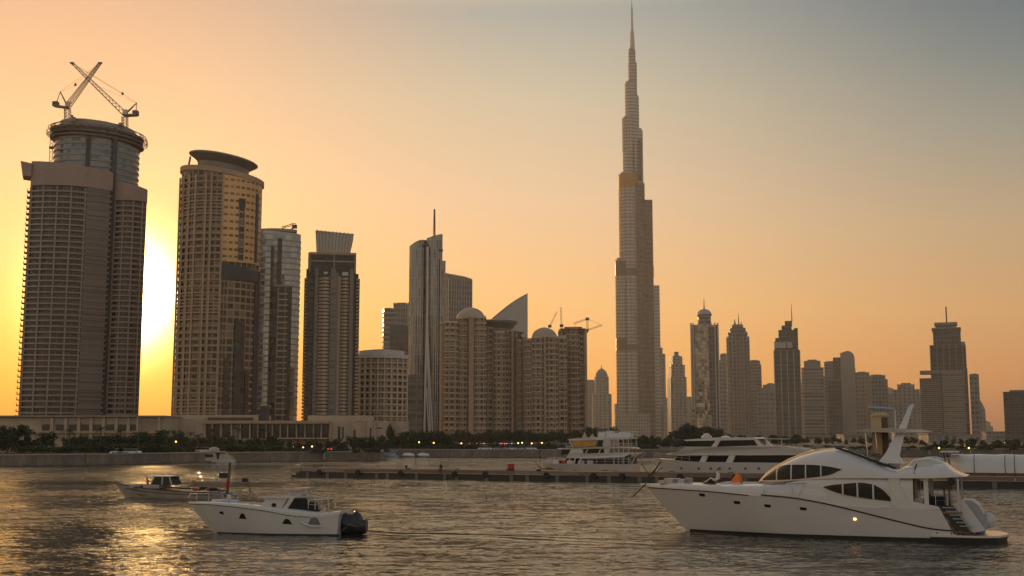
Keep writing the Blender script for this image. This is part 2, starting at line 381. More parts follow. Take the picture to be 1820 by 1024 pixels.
def tower(name_label, px0, px1, py, D, mat='f_haze1', rz=0.0, depth=.85, foot=None, cat='tower', group='hazy towers on the skyline'):
    """empty at the base; returns (thing, footprint, top z, width)"""
    x = at((px0 + px1) / 2, (775 + py) / 2, D).x; W = (px1 - px0) * mpp(D)
    t = thing('tower', name_label, cat, (x, D + W * depth / 2, LZ), rz, group)
    t.rotation_euler.z += -math.atan2(x, D); cq = math.cos(math.atan2(x, D)); t.scale = (cq, cq, 1)
    if rz: W = W / (abs(math.cos(rz)) + depth * abs(math.sin(rz)))
    ft = foot(W) if foot else rect(-W / 2, W / 2, -W * depth / 2, W * depth / 2)
    return t, ft, hz(py, D) - LZ, W
def body(t, ft, z0, z1, mat, name='shaft', **k): return MB().prism(ft, z0, z1, **k).build(name, mat, t)
def spire(t, x, y, z0, z1, r, mat='metal_d', name='spire'): return MB().tube([(x, y, z0), (x, y, (z0 + z1) / 2), (x, y, z1)], [r, r * .7, r * .25], 6).build(name, mat, t)
def crown_box(t, ft, z, h, k, mat='roof', name='plant_room'): return MB().prism(scale_foot(ft, k), z, z + h).build(name, mat, t)
def fins(t, ft, z0, z1, step, wd, out, mat, name='fin'): piers(t, ft, z0, z1, step, wd, out, mat, name)

def simple(label, px0, px1, py, D, mat='f_haze1', rz=0.0, depth=.85, bands=0, fin=0, finmat='metal_l', steps=((1.0, 0),), rnd_r=0.0, cap=True):
    """stepped tower; steps: (scale of footprint, photo y of that step's top), widest first"""
    t, ft, H, W = tower(label, px0, px1, py, D, rz=rz, depth=depth, foot=(lambda W: rrect(W, W * depth, W * rnd_r, 5)) if rnd_r else None)
    z = -.5; last = ft
    for k, sy in steps:
        zt = hz(sy, D) - LZ if sy else H; last = scale_foot(ft, k)
        body(t, last, z, zt, mat, 'shaft' if k == steps[0][0] else 'upper_tier'); 
        if fin: fins(t, last, max(z, 0), zt + (1 if k == steps[-1][0] else 0), W / fin, W * .03, W * .02, finmat)
        if bands:
            me = MB().prism(offset(last, W * .015), 0, W * .05).mesh('band', finmat)
            for i in range(bands): link('band', me, t, (0, 0, max(z, 0) + (zt - max(z, 0)) * (i + 1) / bands - W * .05))
        z = zt
    if cap: crown_box(t, last, z, W * .06, .6)
    return t, last, z, W
# --- far towers, left to right
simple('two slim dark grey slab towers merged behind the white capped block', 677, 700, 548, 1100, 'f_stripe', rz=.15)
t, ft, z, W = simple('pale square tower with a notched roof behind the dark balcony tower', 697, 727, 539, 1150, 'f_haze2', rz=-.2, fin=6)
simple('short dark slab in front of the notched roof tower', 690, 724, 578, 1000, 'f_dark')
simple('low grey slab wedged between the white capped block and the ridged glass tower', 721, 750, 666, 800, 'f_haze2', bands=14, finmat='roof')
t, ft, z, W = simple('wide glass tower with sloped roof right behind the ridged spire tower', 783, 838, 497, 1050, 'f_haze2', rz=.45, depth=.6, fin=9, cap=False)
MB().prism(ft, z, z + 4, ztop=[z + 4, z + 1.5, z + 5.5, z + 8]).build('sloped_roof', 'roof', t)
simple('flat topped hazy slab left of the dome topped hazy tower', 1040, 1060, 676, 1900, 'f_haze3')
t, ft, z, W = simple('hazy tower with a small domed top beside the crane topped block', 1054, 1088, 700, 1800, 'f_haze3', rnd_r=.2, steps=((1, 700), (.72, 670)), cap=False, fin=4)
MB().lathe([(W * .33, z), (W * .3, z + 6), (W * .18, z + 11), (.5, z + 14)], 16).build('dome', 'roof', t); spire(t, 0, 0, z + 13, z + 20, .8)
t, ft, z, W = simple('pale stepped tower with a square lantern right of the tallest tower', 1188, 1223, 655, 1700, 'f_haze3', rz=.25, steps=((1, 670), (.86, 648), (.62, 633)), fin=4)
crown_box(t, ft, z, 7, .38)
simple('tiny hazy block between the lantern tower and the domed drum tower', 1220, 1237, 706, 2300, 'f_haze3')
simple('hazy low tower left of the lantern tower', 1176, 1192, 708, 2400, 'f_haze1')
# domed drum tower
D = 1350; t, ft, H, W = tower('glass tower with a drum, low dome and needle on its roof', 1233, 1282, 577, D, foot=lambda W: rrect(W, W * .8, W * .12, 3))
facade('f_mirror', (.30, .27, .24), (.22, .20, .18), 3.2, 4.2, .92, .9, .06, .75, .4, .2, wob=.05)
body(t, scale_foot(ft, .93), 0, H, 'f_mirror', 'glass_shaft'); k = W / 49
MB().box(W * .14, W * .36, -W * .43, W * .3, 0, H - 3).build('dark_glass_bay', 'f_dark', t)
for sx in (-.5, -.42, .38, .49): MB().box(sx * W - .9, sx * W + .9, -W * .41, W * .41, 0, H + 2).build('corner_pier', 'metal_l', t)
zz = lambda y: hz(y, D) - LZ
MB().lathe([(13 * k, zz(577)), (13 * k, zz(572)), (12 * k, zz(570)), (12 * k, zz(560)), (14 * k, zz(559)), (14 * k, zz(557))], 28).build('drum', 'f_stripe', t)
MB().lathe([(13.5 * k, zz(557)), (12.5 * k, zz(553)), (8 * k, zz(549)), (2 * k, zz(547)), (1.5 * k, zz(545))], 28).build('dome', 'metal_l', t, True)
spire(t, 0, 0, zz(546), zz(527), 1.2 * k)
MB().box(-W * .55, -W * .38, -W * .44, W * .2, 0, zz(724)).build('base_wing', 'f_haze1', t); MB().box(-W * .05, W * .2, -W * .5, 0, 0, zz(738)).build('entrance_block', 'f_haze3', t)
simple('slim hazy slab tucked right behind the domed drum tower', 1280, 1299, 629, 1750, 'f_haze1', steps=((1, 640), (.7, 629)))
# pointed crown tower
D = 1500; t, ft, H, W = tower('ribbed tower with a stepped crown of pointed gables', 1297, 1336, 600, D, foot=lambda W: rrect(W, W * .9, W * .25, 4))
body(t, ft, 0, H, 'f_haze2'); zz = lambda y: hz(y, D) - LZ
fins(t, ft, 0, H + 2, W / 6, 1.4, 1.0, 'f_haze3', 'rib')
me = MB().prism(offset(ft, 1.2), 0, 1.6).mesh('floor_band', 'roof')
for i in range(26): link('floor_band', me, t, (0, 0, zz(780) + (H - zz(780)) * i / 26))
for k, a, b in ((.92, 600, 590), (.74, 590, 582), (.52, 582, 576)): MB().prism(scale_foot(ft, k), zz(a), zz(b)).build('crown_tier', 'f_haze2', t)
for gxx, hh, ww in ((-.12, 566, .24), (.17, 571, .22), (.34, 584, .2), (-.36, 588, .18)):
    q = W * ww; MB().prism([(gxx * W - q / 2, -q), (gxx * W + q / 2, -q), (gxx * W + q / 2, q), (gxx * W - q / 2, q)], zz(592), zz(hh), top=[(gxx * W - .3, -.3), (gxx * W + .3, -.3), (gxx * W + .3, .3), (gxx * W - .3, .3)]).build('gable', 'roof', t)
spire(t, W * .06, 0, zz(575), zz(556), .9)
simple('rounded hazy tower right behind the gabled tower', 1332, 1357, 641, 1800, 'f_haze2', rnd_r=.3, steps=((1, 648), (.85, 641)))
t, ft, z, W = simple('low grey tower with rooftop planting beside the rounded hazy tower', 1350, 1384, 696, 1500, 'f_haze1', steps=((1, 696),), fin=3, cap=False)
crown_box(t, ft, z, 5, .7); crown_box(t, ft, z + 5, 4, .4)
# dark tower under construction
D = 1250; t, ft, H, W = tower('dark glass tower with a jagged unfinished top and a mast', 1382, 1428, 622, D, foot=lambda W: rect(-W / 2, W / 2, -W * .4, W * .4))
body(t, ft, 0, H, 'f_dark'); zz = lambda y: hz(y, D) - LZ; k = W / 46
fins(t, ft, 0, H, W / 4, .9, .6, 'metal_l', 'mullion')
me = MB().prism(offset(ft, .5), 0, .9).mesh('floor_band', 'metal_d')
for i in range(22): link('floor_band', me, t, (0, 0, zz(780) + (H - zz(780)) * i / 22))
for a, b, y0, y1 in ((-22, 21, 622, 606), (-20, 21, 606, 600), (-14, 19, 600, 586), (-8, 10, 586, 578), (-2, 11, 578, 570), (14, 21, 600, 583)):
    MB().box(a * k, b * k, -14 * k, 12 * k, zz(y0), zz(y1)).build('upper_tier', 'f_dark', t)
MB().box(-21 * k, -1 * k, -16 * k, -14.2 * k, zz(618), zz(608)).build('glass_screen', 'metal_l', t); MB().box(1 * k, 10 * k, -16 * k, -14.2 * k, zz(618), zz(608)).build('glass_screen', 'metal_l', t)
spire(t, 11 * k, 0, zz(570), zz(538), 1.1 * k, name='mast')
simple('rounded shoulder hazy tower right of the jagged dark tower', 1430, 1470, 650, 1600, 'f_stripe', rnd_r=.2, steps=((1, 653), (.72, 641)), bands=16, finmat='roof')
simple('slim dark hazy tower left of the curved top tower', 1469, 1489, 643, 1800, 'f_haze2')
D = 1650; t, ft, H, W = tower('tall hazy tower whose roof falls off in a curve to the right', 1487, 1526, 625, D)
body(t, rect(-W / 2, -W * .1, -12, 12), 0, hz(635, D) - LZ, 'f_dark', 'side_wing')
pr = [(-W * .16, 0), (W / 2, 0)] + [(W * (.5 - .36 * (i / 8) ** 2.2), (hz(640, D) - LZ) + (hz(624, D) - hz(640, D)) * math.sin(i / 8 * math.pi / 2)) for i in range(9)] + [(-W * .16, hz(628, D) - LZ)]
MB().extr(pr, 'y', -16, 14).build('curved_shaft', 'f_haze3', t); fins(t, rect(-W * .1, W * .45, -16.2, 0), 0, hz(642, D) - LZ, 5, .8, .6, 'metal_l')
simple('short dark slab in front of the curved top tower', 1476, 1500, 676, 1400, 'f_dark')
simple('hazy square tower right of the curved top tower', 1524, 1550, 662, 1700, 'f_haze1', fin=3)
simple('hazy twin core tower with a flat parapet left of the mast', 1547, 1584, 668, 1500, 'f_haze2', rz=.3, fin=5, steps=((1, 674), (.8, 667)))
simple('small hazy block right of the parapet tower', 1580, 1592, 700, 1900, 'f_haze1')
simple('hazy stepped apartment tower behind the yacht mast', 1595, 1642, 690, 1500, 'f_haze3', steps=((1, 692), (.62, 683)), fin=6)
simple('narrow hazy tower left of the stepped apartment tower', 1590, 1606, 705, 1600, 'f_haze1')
for a, b, y, D, nm in ((1292, 1304, 668, 2500, 'faint slab in the gap left of the gabled tower'), (1338, 1352, 676, 2600, 'faint tower overlapping the rounded hazy tower'), (1362, 1384, 682, 2500, 'faint slab above the tower with rooftop planting'),
        (1424, 1436, 672, 2600, 'faint tower between the jagged dark tower and the rounded shoulder tower'), (1452, 1474, 668, 2400, 'faint tower behind the rounded shoulder tower'), (1503, 1530, 655, 2500, 'faint broad tower behind the curved top tower'),
        (1537, 1562, 678, 2600, 'faint tower between the hazy square tower and the parapet tower'), (1568, 1598, 690, 2700, 'faint low tower right of the parapet tower'), (1612, 1650, 701, 2500, 'faint wide block behind the stepped apartment tower'), (1640, 1664, 690, 2300, 'faint tower touching the left side of the massive stepped tower'), (1158, 1180, 700, 2700, 'faint low block at the right foot of the tallest tower'), (1262, 1290, 660, 2600, 'faint tower behind the right side of the domed drum tower'), (1590, 1608, 718, 2800, 'faintest low block behind the yacht radar column'), (1742, 1770, 750, 2800, 'faint low block beyond the pointed roof tower')):
    simple(nm, a, b, y, D, ('f_haze1', 'f_haze2', 'f_haze3')[int(a) % 3], rz=.1 * (int(a) % 5 - 2), steps=((1, y + 8), (.7, y)), fin=0)
# big stepped tower on the right
D = 1300; t, ft, H, W = tower('massive stepped tower with a flared crown and a thick mast', 1666, 1733, 660, D)
zz = lambda y: hz(y, D) - LZ; k = mpp(D); X = lambda px: (px - 1699.5) * k
body(t, rect(X(1668), X(1733), -22, 22), 0, zz(655), 'f_dark', 'lower_shaft')
for a, b, y0, y1, dd in ((1668, 1731, 655, 613, 20), (1674, 1724, 613, 586, 17), (1672, 1725, 586, 582, 18.5), (1679, 1717, 582, 576, 13), (1677, 1719, 576, 572, 14)):
    MB().box(X(a), X(b), -dd, dd, zz(y0), zz(y1)).build('crown_tier', 'f_stripe' if y0 < 590 and y1 in (582, 572) else 'f_dark', t)
MB().box(X(1724), X(1731), -20.4, 4, zz(613), zz(608)).build('shoulder', 'roof', t)
fins(t, rect(X(1668), X(1731), -22, 0), 0, zz(613), 7, 1.2, .7, 'roof', 'rib')
me = MB().box(X(1667.4), X(1731.6), -22.6, 0, 0, 1.0).mesh('floor_band', 'metal_d')
for i in range(24): link('floor_band', me, t, (0, 0, zz(780) + (zz(613) - zz(780)) * i / 24))
MB().tube([(0, 0, zz(572)), (0, 0, zz(542))], 1.5 * k, 8).build('mast', 'metal_d', t)
D = 1150; t, ft, H, W = tower('broad office slab with close floor lines in front of the massive stepped tower', 1643, 1721, 665, D, cat='office block', depth=.5)
t['group'] = 'slab blocks on the right shore'; k = mpp(D); X = lambda px: (px - 1682) * k; zz = lambda y: hz(y, D) - LZ
body(t, rect(X(1643), X(1682), -13, 14), 0, zz(672), 'f_dark', 'dark_wing'); body(t, rect(X(1684), X(1721), -15, 14), 0, zz(664), 'f_haze2', 'pale_wing')
me = MB().box(X(1643), X(1681), -13.6, 0, 0, .9).mesh('floor_slab', 'roof'); me2 = MB().box(X(1684), X(1721), -15.6, 0, 0, .9).mesh('floor_slab', 'f_haze3')
for i in range(30): link('floor_slab', me, t, (0, 0, zz(780) + (zz(674) - zz(780)) * i / 30)); link('floor_slab', me2, t, (0, 0, zz(780) + (zz(667) - zz(780)) * i / 30))
MB().box(X(1644), X(1720), -9, 10, zz(664), zz(658)).build('plant_room', 'roof', t)
simple('narrow hazy slab on the right flank of the massive stepped tower', 1728, 1745, 665, 1450, 'f_haze1')
t, ft, z, W = simple('distant hazy tower with a pointed top at the end of the skyline', 1739, 1755, 728, 1900, 'f_haze1', cap=False)
MB().prism(ft, z, z + 14, top=[(-1, -1), (1, -1), (1, 1), (-1, 1)]).build('pointed_roof', 'roof', t)
t, ft, z, W = simple('near black block cut by the right edge of the picture', 1795, 1850, 696, 900, 'f_dark', bands=18, finmat='metal_d'); t['group'] = 'slab blocks on the right shore'
for i, (a, b, y, D) in enumerate(((1756, 1800, 768, 1500), (1600, 1640, 770, 900), (1650, 1700, 772, 800), (1700, 1745, 775, 850), (1500, 1560, 776, 900), (1300, 1380, 777, 1000), (1195, 1260, 779, 700))):
    nm = ['far low warehouse at the foot of the pointed roof tower', 'low rose coloured hall behind the yacht mast', 'low flat shed below the broad office slab', 'low white fronted hall at the foot of the massive tower', 'low hall behind the yacht roof', 'low hall behind the long white yacht', 'low hall among the trees behind the moored white yachts'][i]
    X0, X1 = gx(a, D), gx(b, D); t = thing('hall', nm, 'low building', ((X0 + X1) / 2, D, LZ), 0, 'low halls at the foot of the skyline'); Wd = X1 - X0; Hh = max(5, hz(y, D) - LZ)
    MB().box(-Wd / 2, Wd / 2, 0, 20, -.5, Hh).build('wall', ('f_haze1', 'f_haze3')[i % 2], t); MB().box(-Wd / 2 - .6, Wd / 2 + .6, -.6, 20.6, Hh + .003, Hh + .8).build('roof', 'roof', t)

plain('lobe_shadow', (.015, .014, .013), .6)
# ------------------------------------------------------------------ the tallest tower
D = 2200; k = mpp(D); t = thing('skyscraper', 'tallest tower, silver and stepping inward to a needle spire', 'skyscraper', (gx(1133, D), D, LZ))
zz = lambda y: hz(y, D) - LZ
def lobe(cx, r, ytop, cy=0, ry=None, y0=790, mat='f_silver', name='setback_tier', cap=True):
    ry = ry or r
    fo = circ(r * k, 22, cx * k, cy * k, ry / r)
    MB().prism(fo, max(0, zz(y0)), zz(ytop)).build(name, mat, t, True)
    if cap: MB().prism(scale_foot(fo, .8), zz(ytop), zz(ytop) + 4).build('tier_roof', 'roof', t)
# front-left wing, lowest and outermost first
lobe(-26, 11, 465, -14); lobe(-11, 18, 313, -8); lobe(-11.5, 9.5, 272, -6); lobe(-8.5, 12, 212, -2); lobe(-4, 11, 149, 0); lobe(-1, 6.5, 90, 0)
# core and the right wing
lobe(0, 8, 55 + 57, 2); lobe(1, 10, 172, 2); lobe(2, 14, 233, 4); lobe(8, 9, 233, 0); lobe(6, 11, 330, -12, mat='f_silver_shaded')
def slab(x0, x1, ytop, y0, y1, yb=790, mat='f_silver', name='setback_tier'): MB().prism(rrect((x1 - x0) * k, (y1 - y0) * k, min(3, (x1 - x0) / 2.4) * k, 3, (x0 + x1) / 2 * k, (y0 + y1) / 2 * k), max(0, zz(yb)), zz(ytop)).build(name, mat, t, True)
slab(12, 32, 357, -10, 20, mat='f_silver_shaded'); slab(28, 43, 508, -6, 26, mat='f_silver'); slab(38, 47, 618, -4, 26, mat='f_haze1'); slab(44, 52, 629, -2, 26, mat='f_haze1'); slab(-41, -30, 718, -20, 20, mat='f_haze1'); slab(44, 57, 720, -8, 26, mat='f_haze1')
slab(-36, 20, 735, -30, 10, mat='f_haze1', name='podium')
slab(8.6, 13.0, 250, -17, 0, mat='lobe_shadow', name='lobe_shadow_strip')  # protruding dark strip, stands in for the shadow right of the front lobe
# mechanical floors, dark bronze
for cx, r, cy, a, b_, mt in ((-11, 18.5, -8, 314, 338, 'gold'), (-26, 11.6, -14, 467, 492, 'dark_bronze'), (-11, 18.5, -8, 480, 492, 'dark_bronze'), (-26, 11.6, -14, 603, 625, 'dark_bronze'), (-11, 18.5, -8, 614, 625, 'dark_bronze')):
    MB().prism(circ(r * k, 24, cx * k, cy * k), zz(b_), zz(a)).build('mechanical_band', mt, t, True)
slab(11.5, 32.6, 474, -10.6, 20, 494, 'dark_bronze', 'mechanical_band')
for cx, r, yt, cy in ((-11, 18, 313, -8), (-26, 11, 465, -14), (6, 11, 330, -12), (-8.5, 12, 212, -2)):
    for i in range(7):
        th = R(190 + 160 * i / 6); MB().tube([((cx + (r + .2) * math.cos(th)) * k, (cy + (r + .2) * math.sin(th)) * k, 0), ((cx + (r + .2) * math.cos(th)) * k, (cy + (r + .2) * math.sin(th)) * k, zz(yt) + 2)], .4, 4).build('steel_fin', 'metal_d', t)
me = MB().prism(circ(18.35 * k, 24, -11 * k, -8 * k), 0, 1.3).mesh('floor_band', 'metal_d')
for i in range(26): link('floor_band', me, t, (0, 0, zz(770) + (zz(340) - zz(770)) * i / 26))
MB().tube([(0, 0, zz(90)), (0, 0, zz(56)), (0, 0, zz(55)), (0, 0, zz(13)), (0, 0, zz(12)), (0, 0, zz(-2))], [4.6 * k, 3.6 * k, 2.2 * k, 1.6 * k, .8 * k, .3 * k], 10).build('spire', 'metal_l', t)
# crane parked on a setback
MB().tube([(9 * k, -12 * k, zz(330)), (9 * k, -12 * k, zz(276))], .9, 4).build('hoist_mast', 'metal_d', t); MB().tube([(7 * k, -12 * k, zz(277)), (13 * k, -12 * k, zz(277))], 1.2, 4).build('hoist_arm', 'metal_d', t)
# ------------------------------------------------------------------ near towers
facade('g_brown', (.15, .12, .10), (.028, .024, .022), 3.2, 2.9, .74, .66, .15, wob=.03, vary=.8)
facade('g_clad', (.25, .21, .18), (.17, .15, .13), 40, .96, .99, .6, .4, wob=.0)
facade('g_blue', (.24, .23, .22), (.13, .17, .20), 2.4, 3.1, .9, .8, .12, .55, wob=.03, vary=.35)
facade('g_tan', (.56, .34, .16), (.17, .11, .06), 2.6, 3.1, .7, .36, .2, wrough=.35, wmetal=.45, wob=.03, vary=.6)  # tan wall, base colour deepened to carry the golden sky reflection
facade('g_tanglass', (.34, .24, .15), (.03, .028, .026), 3.0, 3.1, .8, .72, .12, .2, wob=.03, vary=.7)
facade('g_silver', (.33, .33, .33), (.26, .28, .30), 3.4, 3.2, .94, .8, .14, .75, .4, .5, wob=.025, vary=.25)
facade('g_black', (.07, .062, .055), (.022, .022, .024), 3.2, 3.2, .85, .8, .12, wob=.03, vary=.7)
facade('g_beige', (.36, .285, .20), (.026, .021, .018), 3.0, 3.3, .6, .6, .2, wob=.03, vary=.8)
facade('g_ridge', (.30, .29, .27), (.17, .185, .195), 2.0, 7.0, .8, .95, .1, .7, .35, .5, wob=.03, vary=.3)
facade('g_sail', (.36, .36, .36), (.26, .28, .30), 2.4, 3.6, .9, .85, .12, .7, .35, .4, wob=.02, vary=.2)
plain('slab_grey', (.34, .275, .22), .8, scale=.1, var=.25); plain('slab_tan', (.42, .30, .19), .8, scale=.1, var=.25); plain('slab_beige', (.58, .46, .33), .8, scale=.1, var=.22)
plain('rose_panel', (.36, .26, .21), .75, scale=.08, var=.15); plain('dark_panel', (.045, .043, .045), .45, scale=.1); plain('bronze_disc', (.20, .17, .145), .45, .2, scale=.08, var=.15)
plain('white_cap', (.60, .56, .50), .7, scale=.1, var=.12); plain('steel', (.22, .19, .16), .6, .3); plain('rust', (.22, .13, .08), .8); plain('bare_concrete', (.34, .29, .24), .9, scale=.15, var=.3)
plain('dome_tan', (.42, .34, .24), .7, scale=.1, var=.12)

def arc_foot(x0, x1, yf, bulge, yb, n=10):
    """outline with a bulging front, CCW, front towards -Y"""
    w = x1 - x0; out = []
    for i in range(n + 1):
        s = i / n; out.append((x0 + w * s, yf - bulge * math.sin(math.pi * s) ** .8))
    return out + [(x1, yb), (x0, yb)]
def lattice(name, a, b, wd, mat, parent, wd2=None, n=8):
    """square lattice boom from a to b"""
    a, b = Vector(a), Vector(b); d = (b - a).normalized(); s = d.cross(Vector((0, 1, 0))).normalized(); u = Vector((0, 1, 0)); wd2 = wd if wd2 is None else wd2
    m = MB(); r = wd * .085
    cs = [(1, 1), (1, -1), (-1, -1), (-1, 1)]
    P = lambda t, c: a + (b - a) * t + (s * c[0] + u * c[1]) * (wd + (wd2 - wd) * t) / 2
    for c in cs: m.tube([P(0, c), P(1, c)], r, 4)
    for i in range(n):
        for j in range(4):
            m.tube([P(i / n, cs[j]), P((i + 1) / n, cs[(j + 1) % 4])], r * .7, 3)
    return m.build(name, mat, parent)

# --- tower with two curved lobes and cranes (far left)
D = 560; k = mpp(D); X0p = 137.5
t = thing('tower', 'huge grey brown twin lobed tower with an unfinished crown at the far left', 'tower', (gx(X0p + 2, D - 12), D - 12, LZ))
zz = lambda y: hz(y, D) - LZ
f1 = arc_foot(-27.0, 10.0, 4, 6, 38); f2 = arc_foot(13.0, 27.4, 7, 3.2, 38)
MB().prism(f1, 0, zz(343)).build('left_lobe', 'g_brown', t); MB().prism(f2, 0, zz(358)).build('right_lobe', 'g_brown', t)
MB().box(9.5, 13.6, 7.5, 37, 0, zz(330)).build('dark_groove', 'dark_panel', t)
nf = 44; H1 = zz(345)
floors(t, f1, 4, H1, nf, .75, .9, 'slab_grey')
floors(t, f2, 4, H1 - 4, nf, .75, .7, 'slab_grey')
piers(t, f1, 3, H1, 6.6, .7, 1.0, 'slab_grey', skip=lambda x: x > 3)
piers(t, f2, 3, H1 - 4, 4.6, .6, .8, 'slab_grey')
cl = [(x, y - 1.15) for x, y in f1[7:11]]; cl2 = [(x, y + 1.4) for x, y in cl[::-1]]
MB().prism(cl + cl2, 2, H1 + .5).build('cladding_panel', 'g_clad', t, True)
# balconies sticking out on the left edge
me = MB().box(-29.4, -27.05, 3, 9, 0, .35).box(-29.4, -29.2, 3, 9, .35, 1.3).mesh('balcony', 'slab_grey')
for i in range(44): link('balcony', me, t, (0, 0, 5 + (H1 - 5) * i / 44))
MB().box(-28.2, -27.6, 5, 6, 0, H1).build('side_post', 'slab_grey', t)
# plain rose crown bands
z1, z2 = H1 + .4, zz(306)
MB().prism(offset(f1, 1.0), z1, z2, ztop=[z2 + 1.2 - 2.8 * (x + 27) / 37 for x, y in f1]).build('crown_band', 'rose_panel', t, True)
z1b, z2b = H1 - 3.6, zz(327)
MB().prism(offset(f2, .9), z1b, z2b, ztop=[z2b + 1.0 - 3.2 * (x - 13) / 14 for x, y in f2]).build('crown_band', 'rose_panel', t, True)
MB().prism([(-31.8, 1), (-27.9, 2), (-27.9, 14), (-31.8, 12)], zz(329), zz(306), ztop=[zz(305), zz(306.5), zz(306.5), zz(305)], top=[(-33, 0), (-27.9, 2), (-27.9, 14), (-33, 12)]).build('canopy_wing', 'rose_panel', t)
# blue glass drum
dc = (2.8, 24); fd = circ(21.2, 40, dc[0], dc[1], .8)
MB().prism(fd, z2b - 3, zz(236)).build('glass_drum', 'g_blue', t, True)
meb = MB().prism(offset(fd, .35), 0, .9).mesh('drum_band', 'slab_grey')
for i in range(9): link('drum_band', meb, t, (0, 0, zz(330) + (zz(240) - zz(330)) * i / 9))
for x in (-1.6, 11.4): MB().box(x - 1.1, x + 1.1, dc[1] - 17.6, dc[1] - 12, z2b - 3, zz(241)).build('drum_rib', 'dark_panel', t)
# unfinished crown: slab rings, parapet, scaffold brackets
tl = (-.05, 0)
for y0, r, th in ((248, 23.6, .8), (241, 23.0, .7), (233, 23.4, .8)):
    MB().lathe([(r - 3.6, zz(y0)), (r, zz(y0) + .1), (r, zz(y0) + th), (r - 3.6, zz(y0) + th)], 40, *dc, tilt=tl, sy=.8).build('ring_slab', 'rust', t)
MB().lathe([(20.5, zz(240)), (20.8, zz(226)), (19.5, zz(222)), (17, zz(221))], 40, *dc, tilt=tl, sy=.8).build('crown_wall', 'bare_concrete', t, True)
MB().lathe([(18.6, zz(222)), (18.8, zz(217)), (17.5, zz(216))], 40, *dc, tilt=(-.07, 0), sy=.8).build('crown_parapet', 'bare_concrete', t, True)
rr = random.Random(3)
for i in range(26):
    th = R(170 + 200 * i / 25) ; cx, sx = math.cos(th), math.sin(th) * .8; z = zz(246) - .05 * cx * 22; ro = rr.uniform(24.2, 26.2)
    P = lambda r, h: (dc[0] + cx * r, dc[1] + sx * r, z + h)
    MB().tube([P(21, 0), P(ro, 1.4), P(21.4, 3.4)], .17, 4).tube([P(ro, 1.4), P(ro, 3.6 + rr.random())], .12, 4).tube([P(20.9, 3.5), P(ro, 4.8), P(20.9, 6.8)], .14, 4).build('scaffold_bracket', 'steel', t)
for r, h in ((25.2, 1.4), (25.0, 3.0), (24.6, 5.2)):
    pts = [(dc[0] + math.cos(R(a)) * r, dc[1] + math.sin(R(a)) * r * .8, zz(246) + h - .05 * math.cos(R(a)) * 22) for a in range(160, 381, 10)]
    MB().tube(pts, .16, 4).build('scaffold_rail', 'steel', t)
for z in (-30, -22, -14, -6, 0): # hoist cage down the left of the drum
    MB().box(-20.6, -18.4, 14, 18, zz(246) + z, zz(246) + z + .6).build('hoist_landing', 'steel', t)
lattice('hoist_mast', (-19.5, 15, zz(332)), (-19.5, 15, zz(226)), 1.4, 'steel', t, n=14)
for i in range(16):
    x = rr.uniform(-12, 16); MB().box(x, x + rr.uniform(.3, 1.4), 8 + rr.random() * 4, 12, zz(222), zz(216.5) + rr.uniform(-.2, .8) - .07 * x).build('formwork_stub', 'bare_concrete', t)

def luffing_crane(label, base, top, tip, back, apex, hook=None):
    """all points world; mast base, slewing deck centre, jib tip, counter deck end, A-frame apex"""
    c = thing('tower_crane', label, 'crane', base, 0, 'tower cranes on the unfinished tower'); o = Vector(base); L = lambda q: Vector(q) - o
    lattice('mast', (0, 0, 0), L(top), 2.4, 'steel', c, n=9)
    a = L(top); b = L(back); m = MB()
    m.obox((a + b) / 2 + Vector((0, 0, .4)), ((b - a) * .62), (0, 1.6, 0), (0, 0, .45)).build('machinery_deck', 'steel', c)
    q = b + Vector((0, 0, 1.4)); MB().obox(q, (1.3, 0, 0), (0, 1.5, 0), (0, 0, 1.2)).build('counterweight', 'metal_d', c)
    MB().obox(a + Vector((.8, -1.8, 1.8)), (1, 0, 0), (0, .8, 0), (0, 0, 1.2)).build('cab', 'white_cap', c)
    lattice('jib', a + Vector((0, 0, 1.2)), L(tip), 2.3, 'steel', c, wd2=1.0, n=16)
    ap = L(apex); MB().tube([a + Vector((0, .8, 1)), ap], .28, 4).tube([b + Vector((0, 0, 1)), ap], .2, 4).tube([a + Vector((0, -.8, 1)), ap], .28, 4).build('a_frame', 'steel', c)
    MB().tube([ap, L(tip)], .07, 3).tube([ap, a + (L(tip) - a) * .6], .06, 3).tube([b, ap], .1, 3).build('tie_cable', 'metal_d', c)
    MB().obox(L(tip), (1.0, 0, 0), (0, .5, 0), (0, 0, .35)).build('sheave_head', 'metal_d', c)
    if hook:
        h = L(hook); tp = L(tip); MB().tube([tp, h], .07, 3).build('hoist_rope', 'metal_d', c); MB().tube([h + Vector((0, 0, .7)), h - Vector((0, 0, .7))], [.3, .75], 6).build('hook_block', 'metal_d', c)
    return c
Pw = lambda px, py, DD=582: tuple(at(px, py, DD))
luffing_crane('left luffing crane whose jib leans right over the unfinished crown', Pw(120, 243), Pw(120, 193), Pw(178, 112), Pw(99, 190), Pw(107, 163), Pw(134, 150))
luffing_crane('right luffing crane whose jib leans left across the other jib', Pw(222, 250, 590), Pw(222, 207, 590), Pw(128, 112, 590), Pw(241, 206, 590), Pw(243, 183, 590), Pw(218, 166, 590))

# --- tower with the tilted disc
D = 520; k = mpp(D)
t = thing('tower', 'golden brown tower with a dark tilted disc on its roof', 'tower', (gx(381, D), D, LZ)); zz = lambda y: hz(y, D) - LZ
ell = lambda rx, ry, a0, a1, n: [(rx * math.cos(R(a0 + (a1 - a0) * i / n)), ry * math.sin(R(a0 + (a1 - a0) * i / n))) for i in range(n + 1)]
fe = circ(18.3, 40, 0, 0, .86); ztop = [zz(306) - .17 * (x + 18) * .8 for x, y in fe]
MB().prism(fe, 0, 0, ztop=ztop).build('shaft', 'g_tanglass', t, True)
